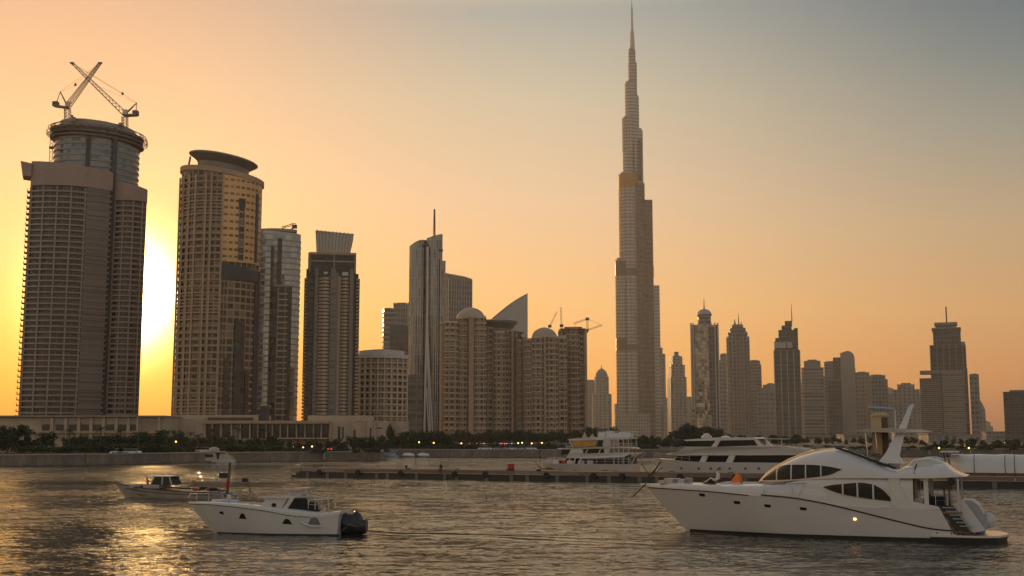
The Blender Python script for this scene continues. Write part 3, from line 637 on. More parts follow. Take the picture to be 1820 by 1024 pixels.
# tan wall wrapped on the right front, split by the dark band
def shell(a0, a1, r0, r1, z0, z1, mat, name, ztf=None, n=12):
    o = ell(r1, r1 * .86, a0, a1, n); i_ = ell(r0, r0 * .86, a0, a1, n)[::-1]; ft = o + i_
    return MB().prism(ft, z0, z1, ztop=[ztf(x) for x, y in ft] if ztf else None).build(name, mat, t, True)
tp = lambda x: zz(322) - .12 * x
shell(-88, -30, 18.2, 18.9, zz(473), 0, 'g_tan', 'tan_wall', tp); shell(-88, -32, 18.2, 18.9, 8, zz(505), 'g_tan', 'tan_wall')
shell(-88, -22, 18.25, 19.3, 0, 0, 'dark_panel', 'dark_band')
bpy.data.objects.remove(t.children[-1])
ft = ell(19.2, 19.2 * .86, -90, -18, 14) + ell(18.2, 18.2 * .86, -90, -18, 14)[::-1]
MB().prism([p for p in ft], zz(504), 0, ztop=[zz(476) - .12 * x for x, y in ft]).build('dark_band', 'dark_panel', t, True)
shell(-30, -8, 18.2, 18.7, 8, zz(505), 'dark_panel', 'glass_strip'); shell(-29, -14, 18.2, 18.7, zz(474), zz(330), 'g_tan', 'corner_pier'); shell(-36, -30, 18.6, 19.1, zz(470), zz(348), 'dark_panel', 'glass_strip')
shell(-66, -57, 18.7, 19.15, zz(470), zz(378), 'g_tanglass', 'window_column'); shell(-66.5, -56.5, 18.7, 19.2, zz(378), zz(362), 'dark_panel', 'void')
shell(-80, -73, 18.7, 19.2, 8, zz(640), 'g_black', 'window_column'); shell(-67, -52, 18.7, 19.2, 8, zz(575), 'g_black', 'window_column'); shell(-49, -42, 18.7, 19.2, 8, zz(660), 'g_black', 'window_column'); shell(-84, -82, 18.7, 19.1, 8, zz(470) , 'g_tanglass', 'window_column')
me = MB().prism(ell(19.0, 16.35, -187, -88, 18) + ell(17.8, 15.3, -187, -88, 18)[::-1], 0, .62).mesh('floor_slab', 'slab_tan')
for i in range(38): link('floor_slab', me, t, (0, 0, 8 + (zz(325) - 8) * i / 38))
for a in (-172, -155, -140, -128, -112, -104, -89): 
    x, y = 18.9 * math.cos(R(a)), 16.3 * math.sin(R(a)); MB().obox((x, y, zz(330) / 2 + 2), (.45, 0, 0), (0, .5, 0), (0, 0, zz(330) / 2)).build('pier', 'slab_tan', t)
fo = offset(fe, .8); MB().prism(fo, 0, 0, ztop=[zz(300) - .17 * (x + 18) * .8 + 1.2 for x, y in fo]).v
mbx = MB(); zt = [zz(303) - .136 * (x + 18) for x, y in fo]
mbx.add([(x, y, zt[i] - 2.2) for i, (x, y) in enumerate(fo)] + [(x, y, zt[i]) for i, (x, y) in enumerate(fo)], [(i, (i + 1) % 40, 40 + (i + 1) % 40, 40 + i) for i in range(40)] + [tuple(range(40, 80)), tuple(range(39, -1, -1))]); mbx.build('parapet', 'slab_tan', t, True)
# disc: neck and flared bowl
zc = zz(303) - 2.6; tl = (-.15, .02)
MB().lathe([(12.2, zc - 6), (11.8, zc), (11.6, zc + 2), (11.7, zc + 4.2), (12.6, zc + 5.0), (15.0, zc + 6.5), (15.7, zc + 7.1), (15.7, zc + 7.6), (15.0, zc + 8.0), (12, zc + 8.1)], 44, .3, 0, tl, .9).build('tilted_disc', 'bronze_disc', t, True)
MB().tube([(-15.6, -3, zz(308)), (-14.6, -3, zz(284))], .5, 6).build('disc_strut', 'bronze_disc', t)

# --- silver tower
D = 640; k = mpp(D); t = thing('tower', 'silver glass tower with a curved front and a small roof crane', 'tower', (gx(489, D), D, LZ)); zz = lambda y: hz(y, D) - LZ; X = lambda px: (px - 489) * k
fs = arc_foot(X(446), X(527), 3, 4, 26, 14)
MB().prism(fs, 0, 0, ztop=[zz(412) - .06 * x for x, y in fs]).build('glass_shaft', 'g_silver', t)
me = MB().prism(offset(fs, .28), 0, .5).mesh('floor_line', 'slab_grey')
for i in range(34): link('floor_line', me, t, (0, 0, 6 + (zz(418) - 6) * i / 34))
def strip(x0, x1, y0, y1, mat, name, dy=-2.2, dp=3.4): return MB().box(X(x0), X(x1), dy, dy + dp, zz(y1) if y1 < 760 else 0, zz(y0)).build(name, mat, t)
strip(473, 478, 438, 790, 'g_black', 'glass_recess', -1.6); strip(485, 493, 424, 520, 'g_black', 'glass_recess', -1.75); strip(479, 513, 510, 790, 'g_black', 'balcony_bay', -2.3)
strip(479, 514, 507, 510, 'slab_grey', 'bay_cap', -2.6)
me = MB().box(X(488), X(506), -3.0, -2.28, 0, .55).mesh('balcony', 'slab_beige')
for i in range(26): link('balcony', me, t, (0, 0, zz(780) + (zz(514) - zz(780)) * i / 26))
strip(487, 489, 512, 790, 'slab_grey', 'pier', -2.9, .6); strip(500, 502, 512, 790, 'slab_grey', 'pier', -2.9, .6)
MB().prism(scale_foot(fs, .82), zz(412) + .4, zz(406)).build('roof_ring', 'slab_grey', t, True)
c = thing('roof_crane', 'small dark crane folded on the roof of the silver glass tower', 'crane', tuple(at(519, 413, D + 10)), 0); 
MB().tube([(0, 0, 0), (0, 0, 2.5)], .5, 5).build('mast', 'metal_d', c); lattice('jib', (-6, 0, 2.6), (2.2, 0, 4.8), .9, 'metal_d', c, n=6); MB().obox((1.4, 0, 3.2), (1.3, 0, 0), (0, .8, 0), (0, 0, 1)).build('cab', 'metal_d', c); MB().tube([(0, 0, 2.5), (.6, 0, 5.2), (-5, 0, 3)], .18, 4).build('a_frame', 'metal_d', c)

# --- dark balcony tower with the flared crown
D = 560; k = mpp(D); t = thing('tower', 'dark tower with two columns of cream balconies and a flared box crown', 'tower', (gx(583.5, D), D, LZ)); zz = lambda y: hz(y, D) - LZ; X = lambda px: (px - 583.5) * k
MB().box(X(541), X(628), 0, 24, 0, zz(450)).build('shaft', 'g_black', t)
MB().box(X(543), X(628), -.6, 24.6, zz(453), zz(449)).build('roof_slab', 'slab_tan', t); MB().box(X(543), X(628), -.4, 24.4, zz(466), zz(463.5)).build('roof_slab', 'slab_grey', t)
for x in (543, 587, 625): MB().box(X(x), X(x + 2.4), -.55, 1, zz(484), zz(453)).build('mullion', 'slab_grey', t)
MB().box(X(628), X(633), 2, 20, 0, zz(485)).build('side_wing', 'g_black', t); MB().box(X(538), X(541), 2, 22, 0, zz(478)).build('side_wing', 'g_black', t)
for x0, x1, yt in ((554, 560, 478), (582.5, 592, 478), (592, 597, 486), (617, 624, 478)): MB().box(X(x0), X(x1), -2.0, .5, 0, zz(yt)).build('pier', 'bronze_disc' if x0 > 590 else 'g_clad', t)
MB().box(X(596), X(601), -2.2, 0.5, 0, zz(492)).build('pier', 'rose_panel', t)
vb = lambda x0, x1, dep: MB().prism([(X(x0), -.3), (X((x0 + x1) / 2), -dep), (X(x1), -.3)], 0, .42).prism([(X(x0), -.3 - .12), (X((x0 + x1) / 2), -dep - .12), (X(x1), -.42), (X(x1), -.3), (X((x0 + x1) / 2), -dep), (X(x0), -.3)], .42, 1.15).mesh('balcony', 'slab_beige')
m1, m2 = vb(560.5, 582, 2.8), vb(601.5, 616, 1.9)
for i in range(44): 
    zf = 6 + (zz(492) - 6) * i / 44; link('balcony', m1, t, (0, 0, zf)); link('balcony', m2, t, (0, 0, zf))
me = MB().box(X(629), X(635), -.6, 14, 0, .4).box(X(534.5), X(541), 1, 14, 0, .4).mesh('side_balcony', 'slab_tan')
me1 = MB().box(X(629), X(635.4), -.6, 14, 0, 1.0).mesh('side_balcony', 'slab_tan'); me2 = MB().box(X(534.8), X(541), 1, 14, 0, 1.0).mesh('side_balcony', 'slab_tan')
for i in range(44): 
    zf = 6 + (zz(492) - 6) * i / 44; link('side_balcony', me1, t, (0, 0, zf)); link('side_balcony', me2, t, (0, 0, zf))
MB().prism([(X(556), 2), (X(616), 2), (X(616), 20), (X(556), 20)], zz(448.5), zz(413), top=[(X(553.5), 0), (X(623), 0), (X(623), 22), (X(553.5), 22)], ztop=[zz(410), zz(415), zz(415), zz(410)]).build('flared_crown', 'white_cap', t)
for i in range(12): MB().tube([(X(556 + 5.5 * i), 1.8, zz(448)), (X(553.5 + 6.3 * i), -.3, zz(410.5) - .11 * i)], .13, 4).build('crown_rib', 'bare_concrete', t)
for i in range(10): x = X(556 + i * 7); MB().box(x, x + .25, 0, .3, zz(415) - .3, zz(408.5 + i * .5)).build('roof_rail_post', 'metal_d', t)
MB().box(X(570), X(577), -1.4, 0, zz(488), zz(484)).build('penthouse_window', 'white_cap', t); MB().box(X(603), X(614), -1.4, 0, zz(490), zz(484)).build('penthouse_window', 'white_cap', t)

# --- white capped half round block
D = 600; k = mpp(D); t = thing('apartment_block', 'short beige curved block with a smooth white cap', 'apartment block', (gx(676, D), D, LZ)); zz = lambda y: hz(y, D) - LZ; X = lambda px: (px - 676) * k
fb = arc_foot(X(631), X(722), 4, 7, 26, 14)
MB().prism(fb, 0, zz(638)).build('shaft', 'g_beige', t)
floors(t, fb, 5, zz(636), 13, .7, .8, 'slab_beige'); piers(t, fb, 0, zz(636), 3.3, .7, .85, 'slab_beige')
MB().prism(offset(fb, .9), zz(637), zz(630)).build('cap_band', 'white_cap', t, True)
MB().prism(scale_foot(fb, .9), zz(630), zz(620), ztop=[zz(621) - .05 * abs(x) for x, y in fb]).build('white_cap', 'white_cap', t, True)
MB().box(X(626), X(631), 4, 20, 0, zz(664)).build('side_wing', 'g_beige', t)

# --- ridged glass tower with the spire
D = 850; k = mpp(D); t = thing('tower', 'slender ridged glass tower with a slanted top and dark spire', 'tower', (gx(756, D), D, LZ)); zz = lambda y: hz(y, D) - LZ; X = lambda px: (px - 756) * k
fl = arc_foot(X(724), X(757), 3, 4, 22, 10); MB().prism(fl, 0, 0, ztop=[zz(437) + 4.5 * math.sin(min(1, max(0, (x - X(724)) / (X(750) - X(724)))) * math.pi / 2) for x, y in fl]).build('left_lobe', 'g_ridge', t)
fr_ = arc_foot(X(755), X(784), 0, 3, 22, 8); MB().prism(fr_, 0, 0, ztop=[zz(424) + 3.6 * (x - X(755)) / (X(784) - X(755)) for x, y in fr_]).build('right_lobe', 'g_ridge', t)
MB().box(X(782), X(790), 3, 18, 0, zz(462)).build('side_wing', 'g_ridge', t); MB().box(X(752.5), X(757), -2.4, 2, 0, zz(434)).build('dark_groove', 'dark_panel', t)
for x in (727.5, 731, 735, 739, 744, 748): MB().box(X(x), X(x) + .55, -1.9 + abs(x - 740) * .22, 4, 6, zz(440)).build('ridge', 'metal_l', t)
for x in (768.5, 772, 776, 780): MB().box(X(x), X(x) + .6, -3.9 + abs(x - 770) * .12, 2, 6, zz(462)).build('ridge', 'metal_l', t)
MB().tube([(X(757), -3.4, zz(440)), (X(757.5), -3.6, zz(540)), (X(756), -3.6, zz(640)), (X(754), -3.4, 0)], .8, 5).build('curved_fin', 'white_cap', t)
for a, b_, cx in ((560, 790, 770), (600, 790, 766), (690, 790, 764)):
    MB().tube([(X(757.5) + (X(cx) - X(757.5)) * s_ ** 1.2 * 1.0, -4.3, zz(a) + (zz(b_) - zz(a)) * s_) for s_ in [i / 8 for i in range(9)]], .5, 5).build('curved_fin', 'white_cap', t)
MB().box(X(766), X(785), -2.4, 3, zz(446), zz(444)).build('crown_line', 'dark_panel', t)
lattice('spire', (X(769), 8, zz(418)), (X(769), 8, zz(368)), 1.7, 'metal_d', t, wd2=.9, n=14); MB().tube([(X(769), 8, zz(420)), (X(769), 8, zz(368))], .5, 5).build('spire_core', 'metal_d', t)

# --- domed apartment blocks
def block(label, px0, px1, ytop, D, bays, extra=None, nfl=None, mat='g_beige', cat='apartment block'):
    k = mpp(D); xc = (px0 + px1) / 2; t = thing('apartment_block', label, cat, (gx(xc, D), D, LZ), 0, 'beige waterfront apartment blocks'); zz = lambda y: hz(y, D) - LZ; X = lambda px: (px - xc) * k
    n = nfl or int((zz(ytop) - 4) / 3.4)
    for x0, x1, yf, yt, solid in bays:
        f = rrect(X(x1) - X(x0), 18, 1.2, 2, (X(x0) + X(x1)) / 2, yf + 9)
        MB().prism(f, 0, zz(yt)).build('bay', 'slab_tan' if solid else mat, t)
        if not solid:
            floors(t, f, 5, zz(yt), int((zz(yt) - 5) / 3.4), .75, .75, 'slab_beige')
            piers(t, f, 0, zz(yt), (X(x1) - X(x0)) / max(2, round((X(x1) - X(x0)) / 3.4)), .55, .85, 'slab_tan')
        MB().prism(offset(f, .5), zz(yt) + .003, zz(yt) + 1.2).build('parapet', 'slab_beige', t)
    return t, zz, X
D = 700
t, zz, X = block('tallest beige block, with a large round dome, just right of the ridged spire tower', 781, 862, 565, D, [(781, 790, 4, 575, 1), (790, 812, 1, 574, 0), (812, 832, 3, 566, 0), (832, 842, -1, 565, 1), (842, 862, 1, 565, 0)])
MB().lathe([(8.6, zz(566)), (8.6, zz(563)), (8.2, zz(558)), (6.9, zz(552)), (4.6, zz(547)), (2.2, zz(544.6)), (.3, zz(543.5))], 32, X(836), 9).build('dome', 'dome_tan', t, True)
MB().prism([(X(800), 2), (X(814), 2), (X(814), 12), (X(800), 12)], zz(574), zz(566)).build('roof_pavilion', 'rust', t)
t, zz, X = block('beige block with a dark saucer roof between the two domed blocks', 862, 934, 590, D + 10, [(862, 878, 2, 573, 0), (878, 896, -1, 592, 0), (896, 908, 3, 590, 0), (908, 914, 0, 588, 1), (914, 920, 4, 588, 1), (920, 929, 2, 606, 0), (929, 934, -1, 600, 1)])
MB().lathe([(8, zz(592)), (8, zz(583)), (9.5, zz(578)), (11.4, zz(573)), (11.6, zz(569)), (10.5, zz(567.5))], 32, X(886), 9).build('saucer_roof', 'bronze_disc', t, True)
MB().lathe([(5, zz(600)), (5, zz(591)), (6.6, zz(589.6)), (6.6, zz(588.2)), (5, zz(587.2))], 24, X(913), 10).build('small_saucer_roof', 'bronze_disc', t, True)
t, zz, X = block('lower beige block with a round dome left of the crane topped block', 934, 1006, 602, D, [(934, 948, 3, 604, 0), (948, 966, 0, 601, 0), (966, 972, -1.5, 600, 1), (972, 990, 0, 600, 0), (990, 1006, 3, 601, 0)])
MB().lathe([(7.8, zz(601)), (7.8, zz(598)), (7.3, zz(592)), (5.8, zz(586)), (3.6, zz(582)), (1.5, zz(580)), (.2, zz(579.4))], 32, X(968), 9).build('dome', 'dome_tan', t, True)
t, zz, X = block('unfinished beige block topped by cranes at the right end of the domed row', 995, 1043, 590, D + 24, [(995, 1012, 2, 588, 0), (1012, 1030, 0, 586, 0), (1030, 1041, 2, 588, 0), (1041, 1043, 0, 588, 1)])
MB().box(X(997), X(1042), -1, 14, zz(586), zz(584)).build('top_slab', 'rust', t); MB().box(X(1004), X(1036), 0, 12, zz(584), zz(581)).build('roof_deck', 'rust', t)
D = 730
def small_crane(label, px, yb, yt, a, b, DD=730, hook=None):
    base = at(px, yb, DD); c = thing('tower_crane', label, 'crane', tuple(base), 0, 'small cranes above the domed blocks'); L = lambda q: at(q[0], q[1], DD) - base
    if yt < yb - 3: lattice('mast', (0, 0, 0), L((px, yt)), .9, 'rust', c, n=8)
    lattice('jib', L(a), L(b), .8, 'rust', c, n=10)
    MB().obox((L(a)), (1.1, 0, 0), (0, .8, 0), (0, 0, .8)).build('cab', 'metal_d', c)
    if hook: MB().tube([L(b), L(hook)], .08, 3).build('tie_cable', 'metal_d', c)
small_crane('short slanting crane left of the upright crane above the dome', 977, 590, 590, (977, 580), (990, 554))
small_crane('upright thin crane between the lower dome and the unfinished block', 998, 588, 578, (998, 579), (997, 546))
small_crane('crane with a low boom reaching left on the unfinished block roof', 1044, 590, 566, (1044, 567), (1020, 575), hook=(1024, 582))
small_crane('crane with a boom reaching right past the unfinished block', 1043.5, 592, 588, (1043, 587), (1070, 578), hook=(1046, 568))
# --- sail shaped glass tower
D = 900; k = mpp(D); t = thing('tower', 'glass tower with a curved sail shaped top behind the domed blocks', 'tower', (gx(905, D), D, LZ)); zz = lambda y: hz(y, D) - LZ; X = lambda px: (px - 905) * k
pr = [(X(872), 0), (X(937), 0), (X(937), zz(523))] + [(X(937 - 62 * (i / 10)), zz(523) + (zz(566) - zz(523)) * (1 - math.cos(i / 10 * math.pi / 2)) ** 1.0 * .35 + (zz(566) - zz(523)) * .65 * (i / 10)) for i in range(1, 11)] + [(X(872), zz(572))]
MB().extr(pr, 'y', 0, 16).build('sail_shaft', 'g_sail', t)
MB().box(X(936.9), X(938.2), -.4, 16.4, 0, zz(521)).build('edge_fin', 'metal_l', t)
MB().tube([(X(872), -.2, zz(570))] + [(p_[0], -.2, p_[1]) for p_ in pr[3:][::-1]][1:] + [(X(937), -.2, zz(523))], .35, 4).build('sail_rim', 'metal_l', t)
me = MB().box(X(872), X(937), -.25, 0, 0, .35).mesh('floor_line', 'metal_l')
for i in range(12): 
    zf = zz(600) + (zz(530) - zz(600)) * i / 12; 
    xs = [p_ for p_ in pr[2:] if p_[1] >= zf]; xl = min(p_[0] for p_ in xs) + .5
    MB().box(xl, X(937), -.22, 0, zf, zf + .35).build('floor_line', 'metal_l', t)

for o in list(COL.objects):
    if o.name.split('.')[0] in ('tower', 'apartment_block') and 440 < o.location.y < 960 and o.get('group') not in ('hazy towers on the skyline', 'slab blocks on the right shore'):
        th = math.atan2(o.location.x, o.location.y); o.rotation_euler.z = -th; o.scale = (math.cos(th), math.cos(th), 1)
# --- podiums
plain('stone_tan', (.46, .36, .25), .85, scale=.12, var=.22); plain('window_dark', (.03, .03, .03), .15, scale=.3, var=.5)
D = 400; k = mpp(D); t = thing('podium_building', 'long low stone podium with a row of square windows below the leftmost tower', 'low building', (gx(160, D), D, LZ)); zz = lambda y: hz(y, D) - LZ; X = lambda px: (px - 160) * k
MB().box(X(-5), X(288), 1, 20, -.5, zz(741)).build('wall', 'stone_tan', t); MB().box(X(-6), X(291), -.6, 21, zz(741) + .003, zz(738.5)).build('roof', 'slab_grey', t)
MB().box(X(-60), X(-5), 3, 22, -.5, zz(745)).build('side_wing', 'stone_tan', t)
xs = [72, 97, 120, 142, 164, 187, 208.5, 228]
for x in xs:
    b1 = MB().box(X(x), X(x + 15), .75, 1.2, zz(765), zz(745)).build('window', 'window_dark', t); MB().box(X(x), X(x + 15), .5, .74, zz(754.5), zz(745)).build('spandrel', 'slab_grey', b1)
    MB().box(X(x + 15.5), X(x + 21), .2, 1, -.5, zz(742.5)).build('pier', 'stone_tan', t)
for x in (164, 187, 208.5, 228): MB().box(X(x), X(x + 15), .75, 1.2, zz(799), zz(775)).build('window', 'window_dark', t)
MB().box(X(245), X(280), .7, 1.2, zz(790), zz(748)).build('entrance_recess', 'rose_panel', t)
for x in (243, 281): MB().box(X(x), X(x + 3.5), -1, 1, -.5, zz(742)).build('column', 'stone_tan', t)
MB().box(X(34), X(288), -.3, 1, zz(770), zz(767)).build('string_course', 'slab_tan', t)
t = thing('podium_building', 'stepped stone podium with tall glazed bays below the tilted disc tower', 'low building', (gx(480, D + 20), D + 20, LZ)); D = 420; k = mpp(D); zz = lambda y: hz(y, D) - LZ; X = lambda px: (px - 480) * k
MB().box(X(303), X(362), 0, 22, -.5, zz(743)).build('wall', 'stone_tan', t); MB().box(X(362), X(585), 1.2, 22, -.5, zz(750)).build('wall', 'stone_tan', t)
MB().box(X(303), X(456), 2, 24, zz(750), zz(737.5)).build('upper_storey', 'stone_tan', t); MB().box(X(366), X(447), 1.6, 2.2, zz(746.5), zz(742)).build('window', 'window_dark', t)
MB().box(X(360), X(586), -1.4, 2.4, zz(753), zz(748)).build('roof_slab', 'slab_tan', t)
for i, x in enumerate((363, 376, 391.5, 410, 426, 443, 457, 472, 483, 497, 510, 526, 541, 556, 570)):
    x2 = (376, 391.5, 410, 426, 443, 457, 472, 483, 497, 510, 526, 541, 556, 570, 583)[i]
    MB().box(X(x + 2.4), X(x2 - .3), 1.0, 1.3, zz(779), zz(754)).build('glazed_bay', 'rose_panel' if x == 410 else 'window_dark', t); MB().box(X(x), X(x + 2.2), -.4, 1.2, -.5, zz(753.3)).build('pier', 'stone_tan' if i < 6 else 'slab_grey', t)
MB().box(X(495), X(586), -2.2, 1, zz(780.5), zz(778)).build('terrace_slab', 'slab_tan', t)
MB().box(X(458), X(470), 3, 8, zz(750), zz(722)).build('stair_tower', 'dark_panel', t); MB().box(X(456), X(472), 2.6, 9, zz(722) + .003, zz(720)).build('stair_tower_roof', 'slab_grey', t)
t = thing('podium_building', 'plain stone podium with narrow slots below the dark balcony tower', 'low building', (gx(640, D), D, LZ), 0); X = lambda px: (px - 640) * k
MB().box(X(586), X(690), 0, 22, -.5, zz(750)).build('wall', 'stone_tan', t); MB().box(X(541), X(650), 6, 24, zz(752), zz(738)).build('upper_storey', 'stone_tan', t); MB().box(X(650), X(716), 6, 24, -.5, zz(748)).build('upper_storey', 'stone_tan', t)
for a, b_, y0, y1 in ((600, 605, 758, 782), (608, 611, 759, 780), (628, 632, 764, 782), (657, 660, 760, 782), (626, 638, 748.6, 753), (640, 651, 748.6, 753), (655, 662, 749, 753), (668, 679, 760, 762)):
    MB().box(X(a), X(b_), -.12 if y0 > 755 else 5.8, .4 if y0 > 755 else 6.4, zz(y1), zz(max(y0, 750.4)) if y0 > 755 else zz(749)).build('window', 'window_dark', t)
for x in (586, 619, 645, 665): MB().box(X(x), X(x + 4), -.7, 0, -.5, zz(749)).build('pier', 'slab_tan', t)
t = thing('podium_building', 'long beige plinth hidden by trees below the domed blocks', 'low building', (gx(910, 690), 690, LZ), 0); D = 690; k = mpp(D); zz = lambda y: hz(y, D) - LZ; X = lambda px: (px - 910) * k
MB().box(X(775), X(1050), 0, 8, -.5, zz(771)).build('wall', 'stone_tan', t); MB().box(X(774), X(1051), -.5, 8.5, zz(771) + .003, zz(769.8)).build('roof', 'slab_tan', t)
# ------------------------------------------------------------------ trees
plain('bark', (.10, .075, .055), .9, scale=1.0)
m_, n, p = newmat('foliage'); ob = n.new('ShaderNodeTexCoord').outputs['Object']
f = n.noise(ob, .9, 3); n.put(p, 'Base Color', n.ramp(f, [(.3, (.028, .040, .020, 1)), (.55, (.055, .072, .034, 1)), (.75, (.085, .10, .045, 1))])); n.put(p, 'Roughness', .7)
n.put(p, 'Specular IOR Level', .2)
def crown_mesh(seed, rx, rz, zc, n_clump, n_leaf, leaf):
    r = random.Random(seed); m = MB()
    for _ in range(n_clump):
        th, ph = r.uniform(0, 6.283), r.uniform(-1.2, 1.5); rad = r.uniform(.35, 1.0)
        c = Vector((math.cos(th) * math.cos(ph) * rx * rad, math.sin(th) * math.cos(ph) * rx * rad, zc + math.sin(ph) * rz * rad)); cr = r.uniform(.22, .42) * rx
        for _ in range(n_leaf):
            d_ = Vector((r.gauss(0, 1), r.gauss(0, 1), r.gauss(0, 1))).normalized() * cr * r.random() ** .4; q = c + Vector((d_.x, d_.y, d_.z * .75))
            a = Vector((r.gauss(0, 1), r.gauss(0, 1), r.gauss(0, 1))).normalized(); b = a.cross(Vector((r.gauss(0, 1), r.gauss(0, 1), r.gauss(0, 1)))).normalized(); l = leaf * r.uniform(.6, 1.3)
            m.add([q - a * l, q + b * l * .7, q + a * l, q - b * l * .7], [(0, 1, 2, 3)])
    return m.mesh('crown', 'foliage')
def trunk_mesh(seed, h, r0):
    r = random.Random(seed); m = MB(); m.tube([(0, 0, -.3), (r.uniform(-.1, .1), 0, h * .35), (r.uniform(-.2, .2), 0, h * .75)], [r0, r0 * .75, r0 * .4], 6)
    for k in range(5):
        th = r.uniform(0, 6.28); m.tube([(0, 0, h * r.uniform(.3, .5)), (math.cos(th) * h * .14, math.sin(th) * h * .14, h * .6), (math.cos(th) * h * .26, math.sin(th) * h * .26, h * .8)], [r0 * .4, r0 * .28, r0 * .1], 5)
    return m.mesh('trunk', 'bark')
# unit-ish trees 6 m tall
VAR = [(crown_mesh(i, 2.8 + .25 * (i % 3), 2.5 + .3 * (i % 2), 3.4, 34, 40, .28), trunk_mesh(i, 6, .16)) for i in range(6)]
SHR = [(crown_mesh(20 + i, 2.4, 1.2, 1.5, 18, 30, .24), trunk_mesh(30 + i, 2.6, .08)) for i in range(3)]
rt = random.Random(11)
def tree(px, ytop, D, label, group, var=None, sx=1.0, shrub=False):
    H = hz(ytop, D) - LZ; k = H / (3.0 if shrub else 6.4)
    o = thing('shrub' if shrub else 'tree', label, 'shrub' if shrub else 'tree', (gx(px, D), D, LZ), rt.uniform(0, 6.28), group); o.scale = (k * sx, k * sx, k)
    v = (SHR if shrub else VAR)[var if var is not None else rt.randrange(3 if shrub else 6)]
    link('crown', v[0], o); link('trunk', v[1], o)
def row(x0, x1, n_, y0, y1, D0, D1, label, group, shrub=False, sx=(.9, 1.3)):
    for i in range(n_):
        tree(x0 + (x1 - x0) * (i + rt.uniform(.15, .85)) / n_, rt.uniform(y0, y1), rt.uniform(D0, D1), label, group, shrub=shrub, sx=rt.uniform(*sx))
row(-20, 22, 5, 757, 768, 290, 320, 'dark leafy tree in the clump at the left edge of the quay', 'trees at the left edge')
tree(44, 752, 318, 'tall dark tree standing against the left end of the low podium', None, 1, .8)
tree(82, 766, 318, 'round dark tree alone in front of the low podium wall', None, 2, 1.15)
row(118, 238, 10, 772, 778, 322, 350, 'leafy tree in the row hiding the foot of the low podium', 'trees along the low podium', sx=(1.0, 1.4))
row(240, 306, 6, 762, 778, 322, 352, 'leafy tree in the gap between the two stone podiums', 'trees between the podiums')
tree(318, 759, 340, 'dark round headed tree before the blank wall below the disc tower', None, 4, .85)
row(325, 485, 16, 774, 782, 330, 370, 'bushy tree in the belt before the tall glazed bays', 'trees along the glazed podium', sx=(1.1, 1.5))
tree(487, 775, 335, 'clipped round tree at the right end of the glazed podium belt', None, 3, 1.0)
row(495, 600, 9, 781, 788, 340, 380, 'low tree in front of the terrace lights', 'trees along the terrace')
row(585, 690, 12, 774, 786, 340, 390, 'leafy tree in front of the narrow slot windows', 'trees along the slotted podium')
tree(692, 757, 395, 'narrow dark cypress left of the thick tree mass', None, 5, .4)
row(685, 795, 26, 764, 774, 400, 470, 'tall dense tree in the mass under the ridged spire tower', 'trees under the spire tower', sx=(.9, 1.2))
row(795, 1045, 44, 764, 771, 630, 660, 'dense tree lining the road below the domed blocks', 'trees behind the road', sx=(.9, 1.3))
row(690, 1000, 40, 789, 793, 372, 392, 'low rounded shrub on the bank of the far quay', 'shrubs on the far bank', shrub=True, sx=(1.1, 1.8))
row(640, 980, 36, 785, 790, 400, 430, 'rounded shrub behind the parked cars on the far bank', 'shrubs behind the parked cars', shrub=True, sx=(1.1, 1.8))
row(1046, 1100, 7, 755, 766, 560, 640, 'tree at the foot of the hazy dome topped tower', 'trees left of the tallest tower')
row(1100, 1215, 22, 770, 785, 420, 520, 'dark tree in the park below the tallest tower', 'park trees below the tallest tower')
row(1212, 1272, 12, 753, 764, 560, 640, 'tree of the high grove left of the drum tower foot', 'high grove trees', sx=(1.1, 1.5))
row(1270, 1420, 18, 770, 780, 520, 640, 'low tree showing above the roof of the long white yacht', 'trees behind the long yacht')
row(1420, 1640, 20, 774, 782, 540, 700, 'dark low tree on the shore behind the sleek yacht roof', 'trees behind the sleek yacht')
row(1640, 1830, 16, 777, 785, 420, 600, 'dark low tree on the shore above the covered white hull', 'trees behind the covered hull')
row(24, 118, 9, 790, 795, 300, 312, 'low bush at the foot of the low podium left of the hedge', 'bushes left of the podium hedge', shrub=True, sx=(1.0, 1.5))
row(118, 306, 26, 786, 793, 300, 322, 'low bush filling the row before the low podium', 'bushes along the low podium', shrub=True, sx=(1.1, 1.6))
row(306, 500, 26, 788, 795, 306, 326, 'low bush filling the belt before the glazed podium', 'bushes along the glazed podium', shrub=True, sx=(1.1, 1.6))
row(500, 690, 20, 793, 799, 306, 330, 'low bush along the quay under the terrace lamps', 'bushes under the terrace', shrub=True, sx=(1.1, 1.6))
row(1044, 1170, 22, 789, 797, 375, 400, 'dark shrub on the bank between the two moored white yachts', 'shrubs between the moored yachts', shrub=True, sx=(1.2, 1.9))
row(1420, 1640, 26, 790, 797, 375, 410, 'dark shrub on the bank behind the sleek yacht', 'shrubs behind the sleek yacht', shrub=True, sx=(1.2, 1.9))
row(1640, 1840, 26, 788, 796, 375, 410, 'dark shrub on the bank above the covered white hull', 'shrubs above the covered hull', shrub=True, sx=(1.2, 1.9))
